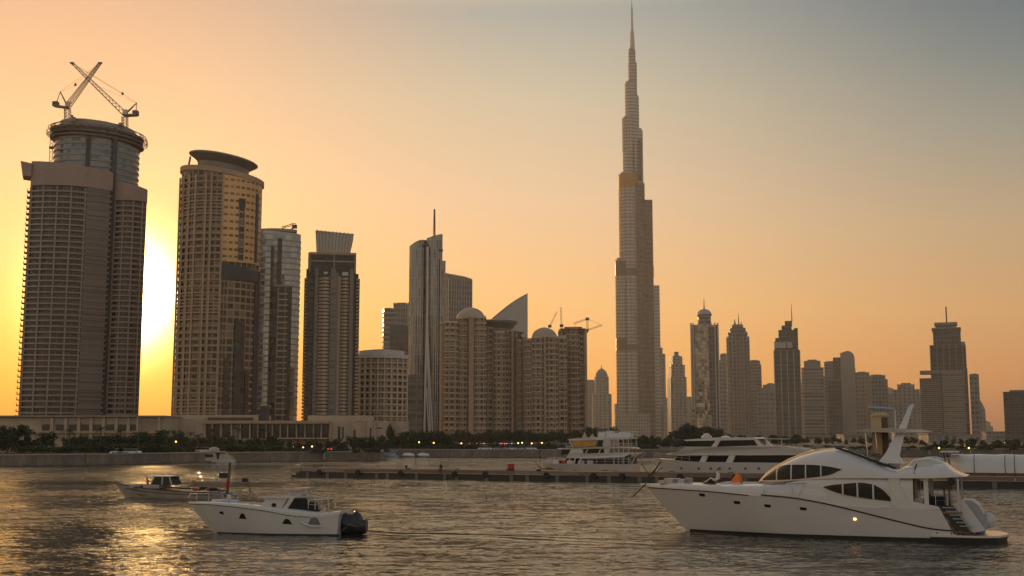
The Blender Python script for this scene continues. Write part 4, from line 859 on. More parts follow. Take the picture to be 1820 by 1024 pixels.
# date palms
def palm_meshes():
    m = MB(); r = random.Random(5)
    for k in range(22):
        th = 6.283 * k / 22; el_ = r.uniform(-.2, 1.1); pts = []
        for j in range(7):
            s_ = j / 6 * 2.4; pts.append(Vector((math.cos(th) * s_ * math.cos(el_ * .6), math.sin(th) * s_ * math.cos(el_ * .6), 6.2 + s_ * math.sin(el_) - .38 * s_ * s_ * .6)))
        for j in range(6):
            a, b = pts[j], pts[j + 1]; sd_ = Vector((-math.sin(th), math.cos(th), 0))
            for q in (1, -1):
                for e in range(3):
                    p0 = a + (b - a) * e / 3; m.add([p0, p0 + (b - a) / 4, p0 + (b - a) * .5 + sd_ * q * .38 * (1 - j / 8) - Vector((0, 0, .22))], [(0, 1, 2)])
    t_ = MB().tube([(0, 0, -.3), (.08, 0, 2), (.05, .05, 4.4), (0, 0, 6.2)], [.26, .2, .17, .22], 8)
    return m.mesh('crown', 'foliage'), t_.mesh('trunk', 'bark')
pc, pt_ = palm_meshes()
for px, yt, D in ((246, 768, 300), (560, 770, 350), (712, 770, 372), (806, 770, 560), (935, 768, 620), (1018, 772, 500), (352, 771, 325)):
    o = thing('palm_tree', {246: 'slim palm just right of the low podium entrance', 560: 'slim palm before the terrace of the glazed podium', 712: 'slim palm before the dense tree mass', 806: 'small palm beside the road lamps under the tallest domed block', 935: 'small palm on the road between the domed blocks', 1018: 'small palm left of the three deck white yacht', 352: 'slim palm before the blank wall below the disc tower'}[px], 'palm', (gx(px, D), D, LZ), rt.random() * 6, 'palms on the shore')
    k = (hz(yt, D) - LZ) / 7.0; o.scale = (k, k, k); link('crown', pc, o); link('trunk', pt_, o)

for i in range(9):
    px = 128 + i * 42 + rt.uniform(-9, 9); D = rt.uniform(318, 334)
    o = thing('palm_tree', 'tall palm rising above the tree belt in front of the stone podiums', 'palm', (gx(px, D), D, LZ), rt.random() * 6, 'palms along the stone podiums')
    k = (hz(rt.uniform(757, 770), D) - LZ) / 7.0; o.scale = (k * .8, k * .8, k); link('crown', pc, o); link('trunk', pt_, o)
# ------------------------------------------------------------------ street lamps and cars
lamp_mat('lamp_glow', (1.0, .50, .12), 5); lamp_mat('white_glow', (1.0, .85, .6), 8); lamp_mat('tail_glow', (1.0, .06, .03), 7); plain('paint_white', (.62, .60, .57), .35, coat=.4, var=.05); plain('paint_red', (.35, .03, .02), .4, var=.1)
plain('rubber', (.02, .02, .02), .8); plain('car_glass', (.02, .022, .025), .1)
def lamp(px, py, D, label, group, base=LZ):
    z = hz(py, D); o = thing('street_lamp', label, 'street lamp', (gx(px, D), D, base), 0, group); h_ = max(1.2, z - base)
    MB().tube([(0, .3, 0), (0, .3, h_ * .96), (0, 0, h_ + .12)], [.1, .07, .05], 6).build('pole', 'metal_d', o)
    MB().lathe([(.04, h_ - .24), (.2, h_ - .16), (.23, h_), (.14, h_ + .14), (.03, h_ + .2)], 10).build('lantern', 'lamp_glow', o)
NM = ['amber street lamp at the left end of the dense tree mass', 'amber street lamp right of the first in the dense tree mass', 'pale amber street lamp left of the red tail lights', 'amber street lamp just right of the second group of tail lights', 'double looking amber lamp before the right domed block', 'lone amber lamp between two low shrubs', 'rightmost amber lamp of the road, left of the moored yacht bow']
for (px, py), nm in zip(((745, 786), (771, 787), (820, 788), (921, 787.5), (928, 787), (945, 788), (963, 787)), NM): lamp(px, py, 395, nm, 'lit street lamps on the far road')
NM = ['first small terrace lamp from the clipped round tree', 'second small terrace lamp from the clipped round tree', 'third small terrace lamp from the clipped round tree', 'fourth small terrace lamp, nearest the red car']
for (px, py), nm in zip(((522, 794), (539, 795.5), (555, 793.5), (567, 795)), NM): lamp(px, py, 345, nm, 'terrace lamps')
lamp(313, 785, 320, 'small lamp glowing in the shrubs left of the blank wall', None)
lamp(1668, 801, 330, 'shore lamp just right of the yacht mast fin', None); lamp(1714, 795, 400, 'shore lamp above the covered white hull', None); lamp(1724, 795, 410, 'shore lamp paired with its left neighbour above the covered hull', None); lamp(1721, 801.5, 330, 'lower shore lamp under the pair above the covered hull', None); lamp(1781, 787, 600, 'bright orange lamp before the far low warehouse', None); lamp(1786, 788, 610, 'weaker orange lamp right of the bright orange one', None)
def car(px, D, label, group, paint, tail=True, z=LZ + .02):
    o = thing('parked_car' if not tail else 'car', label, 'car', (gx(px, D), D, z), 0 if not tail else R(65), group)
    b = MB().loft([[(x, y * w_, zz_) for y, zz_ in ((-1, .32), (-1, .62 + dz), (-.8, .82 + dz), (.8, .82 + dz), (1, .62 + dz), (1, .32))] for x, w_, dz in ((-2.2, .72, -.12), (-2.0, .86, 0), (-1, .9, .06), (1, .9, .06), (1.9, .86, .02), (2.2, .74, -.08))])
    b.build('body', paint, o, True)
    MB().loft([[(x * t_, y, z_) for x, y in ((-1.25, -.74), (1.5, -.74), (1.5, .74), (-1.25, .74))] for t_, z_ in ((1, .84), (.9, 1.1), (.7, 1.38))]).build('cabin', 'car_glass', o)
    MB().box(-.85, 1.0, -.6, .6, 1.38, 1.43).build('roof', paint, o)
    for x in (-1.35, 1.35):
        for y in (-.84, .84): MB().tube([(x, y - .1, .33), (x, y + .1, .33)], .33, 10).build('wheel', 'rubber', o)
    if tail:
        for y in (-.6, .6): MB().box(-2.3, -2.18, y - .2, y + .2, .6, .8).build('tail_light', 'tail_glow', o)
    return o
for i, (px, D) in enumerate(((836, 600), (843, 605), (852, 602), (862, 606), (894, 602), (902, 600), (911, 606))):
    car(px, D, 'car with glowing red tail lights queued below the %s' % ('tallest domed block' if i < 4 else 'saucer roofed block'), 'cars queued on the road under the %s' % ('tallest domed block' if i < 4 else 'saucer roofed block'), ('metal_l', 'metal_d', 'paint_white')[i % 3], z=LZ + 1.0 if False else LZ + .02)
# the queue stands on the road ramp that carries it above the bank
car(594, 345, 'small car with red lights parked at the right end of the terrace lamps', None, 'paint_red')
for i, px in enumerate((330, 338, 347, 356, 364)): car(px, 316 + i % 2, 'pale parked car in the row behind the small moored cruiser', 'cars parked behind the small cruiser', ('paint_white', 'metal_l')[i % 2], False)
for i, px in enumerate((862, 889, 897, 906, 927, 941)): car(px, 369, 'pale parked car on the far quay edge below the domed blocks', 'cars parked on the far quay', ('paint_white', 'metal_l', 'paint_white')[i % 3], False)
for i, px in enumerate((214, 220, 236)): car(px, 284, 'pale parked car at the quay edge below the podium entrance', 'cars parked below the podium entrance', 'paint_white', False)
# ------------------------------------------------------------------ boats: helpers
plain('gelcoat', (.58, .555, .51), .22, coat=.5, var=.05, scale=.5); plain('gelcoat_warm', (.50, .45, .39), .35, coat=.2, var=.07, scale=.8); plain('antifoul', (.02, .018, .017), .6)
plain('yacht_glass', (.012, .011, .010), .06, var=.3, scale=.4); plain('trim_black', (.015, .014, .013), .35); plain('chrome', (.55, .54, .52), .2, .9, var=.05); plain('teak', (.26, .16, .09), .7, stretch=(8, 1, 1), scale=1.0, var=.3)
plain('cushion', (.50, .46, .40), .9); plain('beige_column', (.42, .31, .17), .6, var=.08); plain('orange_cloth', (.80, .17, .02), .8, scale=3, var=.15); plain('grey_metal', (.30, .32, .36), .35, .4); plain('white_cloth', (.62, .60, .56), .9, scale=4); plain('skin', (.42, .25, .17), .6, scale=5); plain('dark_cloth', (.03, .03, .035), .9, scale=4)
plain('tarp', (.022, .023, .024), .38, scale=2, var=.4, bump=.6); plain('hull_grey', (.36, .33, .29), .6, scale=.8, var=.22, stretch=(1, 1, 3)); plain('wood_dark', (.12, .07, .045), .7, scale=2, var=.3); plain('red_cloth', (.40, .03, .02), .8, scale=3)
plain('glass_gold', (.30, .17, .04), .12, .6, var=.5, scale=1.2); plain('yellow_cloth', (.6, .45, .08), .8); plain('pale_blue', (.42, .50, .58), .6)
def curve(pts):
    """smooth interpolation through (x, y) points"""
    xs = [p_[0] for p_ in pts]; ys = [p_[1] for p_ in pts]; n_ = len(xs)
    dl = [(ys[i + 1] - ys[i]) / (xs[i + 1] - xs[i]) for i in range(n_ - 1)]
    ms = [dl[0]] + [0 if dl[i - 1] * dl[i] <= 0 else 2 * dl[i - 1] * dl[i] / (dl[i - 1] + dl[i]) for i in range(1, n_ - 1)] + [dl[-1]]
    def f_(x):
        if x <= xs[0]: return ys[0]
        if x >= xs[-1]: return ys[-1]
        i = max(j for j in range(n_ - 1) if xs[j] <= x); h_ = xs[i + 1] - xs[i]; t_ = (x - xs[i]) / h_
        return (2 * t_ ** 3 - 3 * t_ ** 2 + 1) * ys[i] + (t_ ** 3 - 2 * t_ ** 2 + t_) * h_ * ms[i] + (-2 * t_ ** 3 + 3 * t_ ** 2) * ys[i + 1] + (t_ ** 3 - t_ ** 2) * h_ * ms[i + 1]
    return f_
class Boat:
    """local frame: x from bow to stern, -y is the side the camera sees, z up from the waterline"""
    def __init__(s, name, label, cat, bow, Dbow, stern, Dstern, group=None):
        a = at(bow[0], bow[1], Dbow); b = at(stern[0], stern[1], Dstern); s.o = Vector((a.x, a.y, 0)); e = Vector((b.x - a.x, b.y - a.y, 0)); s.L = e.length; e.normalize()
        s.e = e; s.n = Vector((-e.y, e.x, 0)); s.t = thing(name, label, cat, s.o, math.atan2(e.y, e.x), group)
    def q(s, px, py, y=0.0):
        """(x, z) of the photo point on the boat's upright plane at offset y"""
        c = Vector((0, 0, CAMZ)); d_ = at(px, py, 100.0) - c; t_ = ((s.o + s.n * y) - c).dot(s.n) / d_.dot(s.n); w_ = c + d_ * t_
        return ((w_ - s.o).dot(s.e), w_.z)
    def qs(s, pts, y=0.0): return [s.q(px, py, y) for px, py in pts]
def hull(t, sheer, beam, rake, wl, mat='gelcoat', keel=-.5, n=36, name='hull', tr=0.0, bulge=.8):
    """sheer, beam: curves over deck x; rake(x) = how far aft the waterline is shifted; wl = waterline beam share"""
    x0, x1 = sheer[0][0], sheer[-1][0]; S, B = curve(sheer), curve(beam); WL = curve(wl)
    RK = lambda u: rake * (1 - u) ** 2.2 - tr * u ** 6
    m = MB(); secs = []; vs_ = (1, .85, .65, .45, .25, .08, 0, -.35, -1)
    for i in range(n + 1):
        u = (i / n) ** 1.25; x = x0 + (x1 - x0) * u; zs = S(x); b = B(x); k_ = WL(u); ring = []
        for v in vs_:
            z = zs * v if v >= 0 else -v * keel; sh = RK(u) * (1 - max(z, 0) / zs) + (RK(u) * .35 * -v if v < 0 else 0)
            y = b * (k_ + (1 - k_) * max(v, 0) ** bulge) if v >= 0 else b * k_ * (1 + v) ** .6
            ring.append((x + sh, -max(y, .01), z))
        ring += [(a, -b_, c) for a, b_, c in ring[::-1][1:]]
        secs.append(ring)
    m.loft(secs).build(name, mat, t, True)
    def surf(x, z):
        u = 0.5
        for _ in range(14):
            xx = x0 + (x1 - x0) * u; zs = S(xx); xs_ = x - RK(u) * (1 - max(z, 0) / zs); u = min(1, max(0, .5 * u + .5 * (xs_ - x0) / (x1 - x0)))
        xx = x0 + (x1 - x0) * u; v = min(1, max(0, z / S(xx))); k_ = WL(u); return B(xx) * (k_ + (1 - k_) * v ** bulge)
    return surf
def patch(t, name, mat, bot, top, surf, off=.02, n=24, rows=4, smooth=False, thick=.05):
    """a panel that follows the side surface between two (x, z) curves; a closed thin shell"""
    Bc, Tc = curve(bot), curve(top); xa, xb = bot[0][0], bot[-1][0]; m = MB(); vs = []
    for lay in (off, off - thick):
        for i in range(n + 1):
            x = xa + (xb - xa) * i / n; z0, z1 = Bc(x), max(Tc(x), Bc(x) + .004)
            for j in range(rows + 1):
                z = z0 + (z1 - z0) * j / rows; vs.append((x, -(surf(x, z) + lay), z))
    R1 = rows + 1; N1 = (n + 1) * R1; fs = []
    for i in range(n):
        for j in range(rows):
            a = i * R1 + j; fs += [(a, a + R1, a + R1 + 1, a + 1), (N1 + a, N1 + a + 1, N1 + a + R1 + 1, N1 + a + R1)]
        a = i * R1; fs += [(a, N1 + a, N1 + a + R1, a + R1), (a + rows, a + R1 + rows, N1 + a + R1 + rows, N1 + a + rows)]
    for j in range(rows): fs += [(j, j + 1, N1 + j + 1, N1 + j), (n * R1 + j, N1 + n * R1 + j, N1 + n * R1 + j + 1, n * R1 + j + 1)]
    return m.add(vs, fs).build(name, mat, t, smooth)
def house(t, name, mat, bot, top, wid, p=3.2, n=40, k=9, surf_only=False):
    """rounded superstructure between bottom and top curves; side follows a superellipse"""
    Bc, Tc, W = curve(bot), curve(top), curve(wid); xa, xb = bot[0][0], bot[-1][0]
    f_ = lambda v: max(0.0, 1 - v ** p) ** (1 / p)
    if not surf_only:
        secs = []
        for i in range(n + 1):
            x = xa + (xb - xa) * i / n; z0 = Bc(x); z1 = max(Tc(x), z0 + .01); ring = []
            for j in range(k + 1):
                v = math.sin(j / k * math.pi / 2) ** .75; ring.append((x, -W(x) * f_(v), z0 + (z1 - z0) * v))
            ring += [(a, -b, c) for a, b, c in ring[::-1][1:]]
            secs.append(ring)
        MB().loft(secs).build(name, mat, t, True)
    def surf(x, z):
        z0, z1 = Bc(x), Tc(x); v = min(.999, max(0, (z - z0) / max(.01, z1 - z0))); return W(x) * f_(v)
    return surf
def prof(t, name, mat, pts, wfun, smooth=False, y0=None):
    """solid from a side outline; half width varies with x"""
    n_ = len(pts); W = wfun if callable(wfun) else (lambda x: wfun)
    vs = [(x, -W(x) if y0 is None else y0[0], z) for x, z in pts] + [(x, W(x) if y0 is None else y0[1], z) for x, z in pts]
    fs = [(i, (i + 1) % n_, n_ + (i + 1) % n_, n_ + i) for i in range(n_)] + [tuple(range(n_))[::-1], tuple(range(n_, 2 * n_))]
    return MB().add(vs, fs).build(name, mat, t, smooth)
def rail(t, pts, hgt, r=.02, name='guard_rail', mat='chrome', mid=True):
    """stanchions and rails over a list of 3D deck points"""
    m = MB(); up = Vector((0, 0, hgt)); P = [Vector(p_) for p_ in pts]
    for p_ in P: m.tube([p_, p_ + up], r, 5)
    m.tube([p_ + up for p_ in P], r * 1.2, 5)
    if mid: m.tube([p_ + up * .5 for p_ in P], r * .8, 4)
    return m.build(name, mat, t)
def person(name_label, loc, rz, joints, cloth, legs='dark_cloth', sc=1.0, group=None):
    """one continuous skinned body; joints: dict of positions in metres"""
    o = thing('person', name_label, 'person', loc, rz, group)
    J = joints; ch = [('pel', 'chest', .15, .17), ('chest', 'neck', .17, .06), ('neck', 'head', .055, .085), ('head', 'top', .1, .075), ('chest', 'lsh', .13, .07), ('lsh', 'lel', .06, .045), ('lel', 'lha', .04, .028), ('chest', 'rsh', .13, .07), ('rsh', 'rel', .06, .045), ('rel', 'rha', .04, .028),
          ('pel', 'lkn', .1, .065), ('lkn', 'lan', .06, .042), ('lan', 'lto', .045, .035), ('pel', 'rkn', .1, .065), ('rkn', 'ran', .06, .042), ('ran', 'rto', .045, .035)]
    names = list(J); vs = [Vector(J[k_]) * sc for k_ in names]; rad = {}
    for a, b, ra, rb in ch: rad.setdefault(a, ra); rad[b] = rb
    rad['pel'] = .15; rad['chest'] = .165; rad['head'] = .1
    me = bpy.data.meshes.new('body'); me.from_pydata(vs, [(names.index(a), names.index(b)) for a, b, _, _ in ch], []); me.materials.append(MATS[cloth]); b_ = link('body', me, o)
    sk = b_.modifiers.new('Skin', 'SKIN'); 
    for i, k_ in enumerate(names):
        me.skin_vertices[0].data[i].radius = (rad[k_] * sc, rad[k_] * sc * .85); me.skin_vertices[0].data[i].use_root = (k_ == 'pel')
    ss = b_.modifiers.new('Subsurf', 'SUBSURF'); ss.levels = 1; ss.render_levels = 2
    hd = Vector(J['head']) * sc; tp = Vector(J['top']) * sc
    MB().lathe([(.02, -.115), (.055, -.1), (.075, -.05), (.088, .0), (.088, .05), (.07, .1), (.03, .125)], 14, sy=1.12).build('face', 'skin', o, True, (hd + tp) / 2)
    MB().lathe([(.096, .0), (.098, .05), (.08, .11), (.035, .14), (.01, .145)], 14, sy=1.15).build('hair', 'dark_cloth', o, True, (hd + tp) / 2 + Vector((0, .02, .0)))
    for k_ in ('lha', 'rha'):
        pz = Vector(J[k_]) * sc; hm_ = MB().obox(pz, (.035, 0, 0), (0, .02, 0), (0, 0, .045))
        for f_ in range(4): hm_.tube([pz + Vector((-.027 + .018 * f_, 0, -.04)), pz + Vector((-.027 + .018 * f_, -.012, -.075)), pz + Vector((-.027 + .018 * f_, -.035, -.1 + .006 * abs(f_ - 1)))], [.009, .008, .007], 5)
        hm_.tube([pz + Vector((.03, 0, .0)), pz + Vector((.05, -.02, -.04))], .009, 5); hm_.build('hand', 'skin', o)
    return o

MATS['yacht_glass'].node_tree.nodes['Principled BSDF'].inputs['Specular IOR Level'].default_value = .25
# ------------------------------------------------------------------ the sleek white motor yacht
Y = Boat('motor_yacht', 'large sleek white motor yacht with a swept mast fin, nearest boat on the right', 'yacht', (1146, 866), 85.0, (1795, 950), 75.5)
yt = Y.t; PB = -2.7       # plane of the visible side
q = lambda px, py, y=PB: Y.q(px, py, y)
bx_, bz_ = Y.q(1148, 864, 0)
sheer = [(bx_, bz_)] + [q(px, py, y) for px, py, y in ((1200, 869, -1.3), (1260, 873, -2.1), (1330, 880, -2.55), (1400, 887, PB), (1480, 897, PB), (1560, 903, PB), (1640, 904, PB))]
sheer = [(a, b) for a, b in sheer]; xe = q(1702, 940)[0]; xt = q(1669, 902)[0]; sheer.append((xt, q(1668, 902)[1]))
Lh = xe - bx_
beam = [(bx_, .06), (bx_ + .06 * Lh, .75), (bx_ + .15 * Lh, 1.5), (bx_ + .3 * Lh, 2.3), (bx_ + .5 * Lh, 2.7), (bx_ + .8 * Lh, 2.7), (xt, 2.62)]
rake = q(1217, 936, -.6)[0] - bx_
ysurf = hull(yt, sheer, beam, rake, [(0, .5), (.25, .55), (.5, .78), (1, .93)], tr=-(xe - xt))
# boot stripe at the waterline
xw0 = bx_ + rake + .25; patch(yt, 'boot_stripe', 'antifoul', [(xw0, -.1), (xe, -.1)], [(xw0, .16), (xe * .5, .2), (xe, .26)], ysurf, .03, 50, 2, thick=.1)
# black styling line sweeping down to the platform
sl_ = [q(px, py) for px, py in ((1352, 880), (1400, 884), (1450, 892), (1520, 908), (1600, 928), (1660, 941), (1692, 944))]
patch(yt, 'styling_line', 'trim_black', [(a, b - .045) for a, b in sl_], [(a, b + .045) for a, b in sl_], ysurf, .035, 50, 1, thick=.06)
gl_ = [(bx_ + .25, bz_ - .1)] + [(a, b - .03) for a, b in sheer[1:4]]
patch(yt, 'rub_rail', 'trim_black', [(a, b - .03) for a, b in gl_], [(a, b + .03) for a, b in gl_], ysurf, .045, 40, 1, thick=.08)
for px, py in ((1244, 880.5), (1309, 893.5), (1365, 899), (1429, 904)):
    x, z = q(px, py, -2.35); patch(yt, 'porthole', 'yacht_glass', [(x - .21, z - .08), (x + .21, z - .11)], [(x - .21, z + .11), (x + .21, z + .08)], ysurf, .02, 6, 2, thick=.03)
x, z = q(1519, 923); lamp_mat('sun_glint', (1.0, .45, .12), 10); patch(yt, 'hull_lamp_glint', 'sun_glint', [(x - .07, z - .05), (x + .07, z - .05)], [(x - .07, z + .05), (x + .07, z + .05)], ysurf, .03, 3, 2)  # emission stands in for the sun's glint on the hull lamp
# foredeck bulwark above the rub rail, from the bow back into the deckhouse
zd = curve(sheer); bulT = [(bx_ + .1, bz_ + .13)] + [q(px, py, y) for px, py, y in ((1200, 858, -1.2), (1260, 861, -1.9), (1330, 861, -2.3), (1400, 859, -2.4), (1470, 853, -2.5))]
bulB = [(a, zd(a) - .05) for a, b in bulT]; Bm = curve(beam)
fd = house(yt, 'foredeck', 'gelcoat', bulB, bulT, [(a, max(.05, Bm(a) - .03 - .1 * min(1, max(0, (a - bx_) / 9)))) for a, b in bulT], 5)
rp = [(a, -(Bm(a) - .12), zd(a) + .02) for a in [bx_ + .6 + i * 1.15 for i in range(9)]]
for k_ in (0, 3, 6): pass
# side deck grab rails
for px0, px1 in ((1358, 1432),):
    a, b = q(px0, 862, -2.45), q(px1, 858, -2.45); MB().tube([(a[0], -2.55, q(px0, 880)[1]), (a[0], -2.6, a[1]), (b[0], -2.6, b[1]), (b[0] - .5, -2.62, q(px1 - 12, 881)[1])], .03, 6).build('grab_rail', 'chrome', yt)
    c_ = (a[0] + b[0]) / 2 + .5; MB().tube([(c_, -2.6, q(1405, 880)[1]), (c_, -2.6, a[1])], .025, 6).build('rail_post', 'chrome', yt)
# main deckhouse (salon level)
mdB = [q(px, py, -2.5) for px, py in ((1395, 884), (1450, 894), (1520, 902), (1600, 903), (1658, 903))]
mdT = [q(px, py, -2.5) for px, py in ((1395, 858), (1430, 850), (1500, 843), (1560, 843), (1612, 845))]; mdT.append((mdB[-1][0], q(1658, 893)[1]))
xo = q(1596, 860, -2.5)[0]
msurf = house(yt, 'deckhouse', 'gelcoat', [p_ for p_ in mdB[:3]] + [(xo + .9, curve(mdB)(xo + .9))], mdT[:4] + [(xo + .9, curve(mdT[:5])(xo + .9))], [(mdB[0][0], 2.3), (mdB[1][0], 2.52), (mdB[2][0], 2.6), (xo + .9, 2.6)], 9)
# side wall aft of the deckhouse with its cut-out: bulwark of the cockpit
cw = [q(px, py, -2.62) for px, py in ((1590, 903), (1590, 888), (1612, 889), (1640, 895), (1655, 898), (1667, 900), (1670, 905), (1640, 906))]
prof(yt, 'cockpit_side', 'gelcoat', cw, None, y0=(-2.66, -2.5)); prof(yt, 'cockpit_side', 'gelcoat', cw, None, y0=(2.5, 2.66))
cn = [q(px, py, -2.62) for px, py in ((1578, 848), (1600, 848), (1598, 858), (1598, 863), (1612, 888), (1616, 892), (1585, 900))]
prof(yt, 'wing_panel', 'gelcoat', cn, None, y0=(-2.665, -2.55)); prof(yt, 'wing_panel', 'gelcoat', cn, None, y0=(2.55, 2.665))
# salon window
wb = [q(px, py, -2.6) for px, py in ((1463, 866), (1480, 873), (1500, 879), (1540, 886), (1587, 891))]; wt_ = [q(px, py, -2.6) for px, py in ((1463, 865.5), (1480, 862), (1500, 860), (1530, 858), (1550, 861), (1568, 870), (1587, 890))]
xlim = xo + .85
patch(yt, 'salon_window', 'yacht_glass', wb, wt_, lambda x, z: msurf(min(x, xlim), z), .06, 40, 4, thick=.05)
Tc, Bc_ = curve(wt_), curve(wb)
for px in (1498, 1524, 1552):
    x = q(px, 870, -2.6)[0]; patch(yt, 'window_bar', 'gelcoat', [(x - .05 , Bc_(x)), (x + .05, Bc_(x))], [(x - .05, Tc(x)), (x + .05, Tc(x))], msurf, .075, 1, 3, thick=.03)
# upper deckhouse and overhang
udT = [q(px, py, -1.0) for px, py in ((1337, 856), (1360, 842), (1380, 829), (1400, 818), (1430, 806), (1460, 799), (1490, 796.5), (1510, 802), (1550, 818), (1596, 834), (1612, 827), (1640, 822), (1676, 822), (1696, 836), (1718, 846.5))]
udB = [q(px, py, -2.5) for px, py in ((1337, 858), (1380, 857), (1430, 853), (1500, 850), (1560, 850), (1640, 850), (1690, 848.5), (1718, 847.5))]
x0_, x1_ = udB[0][0] , udB[-1][0]; udT[0] = (x0_, udT[0][1]); udT[-1] = (x1_, udT[-1][1])
uw = [(x0_, .5), (x0_ + .8, 1.25), (x0_ + 2, 1.9), (x0_ + 3.6, 2.35), (x0_ + 5.5, 2.6), (x1_ - 2.5, 2.75), (x1_ - .8, 2.6), (x1_, 2.2)]
usurf = house(yt, 'upper_deckhouse', 'gelcoat', udB, udT, uw, 3.0, 70, 12)
ub = [q(px, py, -2.1) for px, py in ((1349, 854.5), (1380, 853.5), (1410, 852), (1440, 849), (1475, 844), (1498, 835))]; ut = [q(px, py, -2.0) for px, py in ((1349, 852), (1368, 838), (1383, 829), (1405, 826), (1440, 826), (1475, 829), (1498, 833.5))]
ub[0] = (ut[0][0], ub[0][1]); ub[-1] = (ut[-1][0], ut[-1][1] - .03)
patch(yt, 'wheelhouse_window', 'yacht_glass', ub, ut, usurf, .03, 40, 5, thick=.05)
Tc2, Bc2 = curve(ut), curve(ub)
for px in (1378, 1406, 1433, 1461):
    x = q(px, 840, -2.05)[0]; patch(yt, 'window_bar', 'gelcoat', [(x - .04, Bc2(x)), (x + .04, Bc2(x))], [(x - .04, Tc2(x)), (x + .04, Tc2(x))], usurf, .045, 1, 4, thick=.03)
m_, n_, p_2 = newmat('sun_rim_metal'); p_2.inputs['Base Color'].default_value = (1.0, .62, .28, 1); p_2.inputs['Metallic'].default_value = 1; p_2.inputs['Roughness'].default_value = .18
wt2 = curve(uw); MB().tube([(a, -wt2(a) * .35, b + .03) for a, b in udT[:7]], [.02, .05, .055, .055, .05, .04, .02], 8).build('sun_rim_strip', 'sun_rim_metal', yt, True)  # added golden strip standing in for the sun's rim light on the roof edge
# flybridge well: dark coaming line, far coaming, slatted shade, seats
fl_ = [q(px, py, -1.9) for px, py in ((1484, 797), (1510, 805), (1550, 820), (1592, 834))]
MB().tube([(a, -1.55 - .1 * i, b + .05) for i, (a, b) in enumerate(fl_)], .09, 6).build('coaming_trim', 'trim_black', yt)
fr2 = [q(px, py, 1.6) for px, py in ((1484, 797), (1530, 800), (1575, 812), (1600, 823))]
prof(yt, 'far_coaming', 'gelcoat', [(a, b) for a, b in fr2] + [(fr2[-1][0], fr2[-1][1] - 1.0), (fr2[0][0] + .5, fr2[0][1] - .7)], None, y0=(1.5, 1.66))
for i in range(9):
    a, b = q(1492 + i * 9, 799.5 + i * 1.9, -1.2); c_, d2 = q(1500 + i * 9.5, 799 + i * 1.4, 1.4); MB().tube([(a, -1.3, b), (c_ + .5, 1.4, d2 + .05)], .035, 5).build('shade_slat', 'trim_black', yt)
for i in range(4): a, b = q(1505 + 20 * i, 808 + 4.5 * i, 0); MB().obox((a, .2 * i - .4, b - .1), (.42, 0, 0), (0, .38, 0), (0, 0, .2)).build('fly_seat', 'cushion', yt)
# aft fly hump
hb = [q(px, py, -1.2) for px, py in ((1610, 829), (1625, 824), (1650, 822), (1678, 823))]; 
house(yt, 'aft_hood', 'gelcoat_warm', [(a, b - .25) for a, b in hb], [(hb[0][0], hb[0][1] + .05), (hb[1][0], hb[1][1] + .28), (hb[2][0], hb[2][1] + .3), (hb[3][0], hb[3][1] + .02)], [(hb[0][0], 1.3), (hb[1][0], 1.9), (hb[3][0], 1.8)], 3)
a, b = q(1628, 826); MB().tube([(q(1629, 825, -2.2)[0], -2.1, q(1629, 825)[1]), (q(1626, 834, -2.5)[0], -2.52, q(1626, 834)[1]), (q(1625, 843, -2.7)[0], -2.72, q(1625, 843)[1])], .04, 5).build('panel_joint', 'trim_black', yt)
# swept mast fin
for yy, nm in ((-1.5, 'mast_fin'), (1.5, 'mast_fin')):
    fp = [Y.q(px, py, -1.5) for px, py in ((1560, 823), (1574, 805), (1584, 785), (1591, 768), (1600, 752), (1607, 735), (1612, 722), (1617, 717.5), (1622, 718.5), (1618, 728), (1612, 750), (1606, 772), (1601, 795), (1599, 812), (1607, 824))]
    lean = lambda z: .32 * max(0, z - fp[0][1]) * (1 if yy < 0 else -1)
    vs = []; n_ = len(fp); 
    for sgn in (-1, 1): vs += [(x, yy + lean(z) + sgn * (.16 - .02 * max(0, z - fp[0][1])), z) for x, z in fp]
    if yy < 0: MB().add(vs, [(i, (i + 1) % n_, n_ + (i + 1) % n_, n_ + i) for i in range(n_)] + [tuple(range(n_))[::-1], tuple(range(n_, 2 * n_))]).build(nm, 'gelcoat', yt, True)
ht = [Y.q(px, py, -.6) for px, py in ((1506, 765), (1520, 763.5), (1550, 761.5), (1585, 761), (1640, 764), (1658, 767.5), (1640, 768.5), (1600, 769), (1560, 768), (1525, 767))]
xm = (ht[0][0] + ht[5][0]) / 2; hl = (ht[5][0] - ht[0][0]) / 2
prof(yt, 'hardtop', 'gelcoat', ht, lambda x: .25 + 1.25 * math.sqrt(max(0, 1 - ((x - xm) / (hl + .05)) ** 2)), True)
for px, py0, py1 in ((1538, 767, 792), (1556, 767, 796)):
    a, b = Y.q(px, py0, -.8), Y.q(px + 4, py1 + 6, -.8); MB().tube([(a[0], -.9, a[1]), (b[0], -.9, b[1] - .5)], .03, 5).build('hardtop_strut', 'chrome', yt)
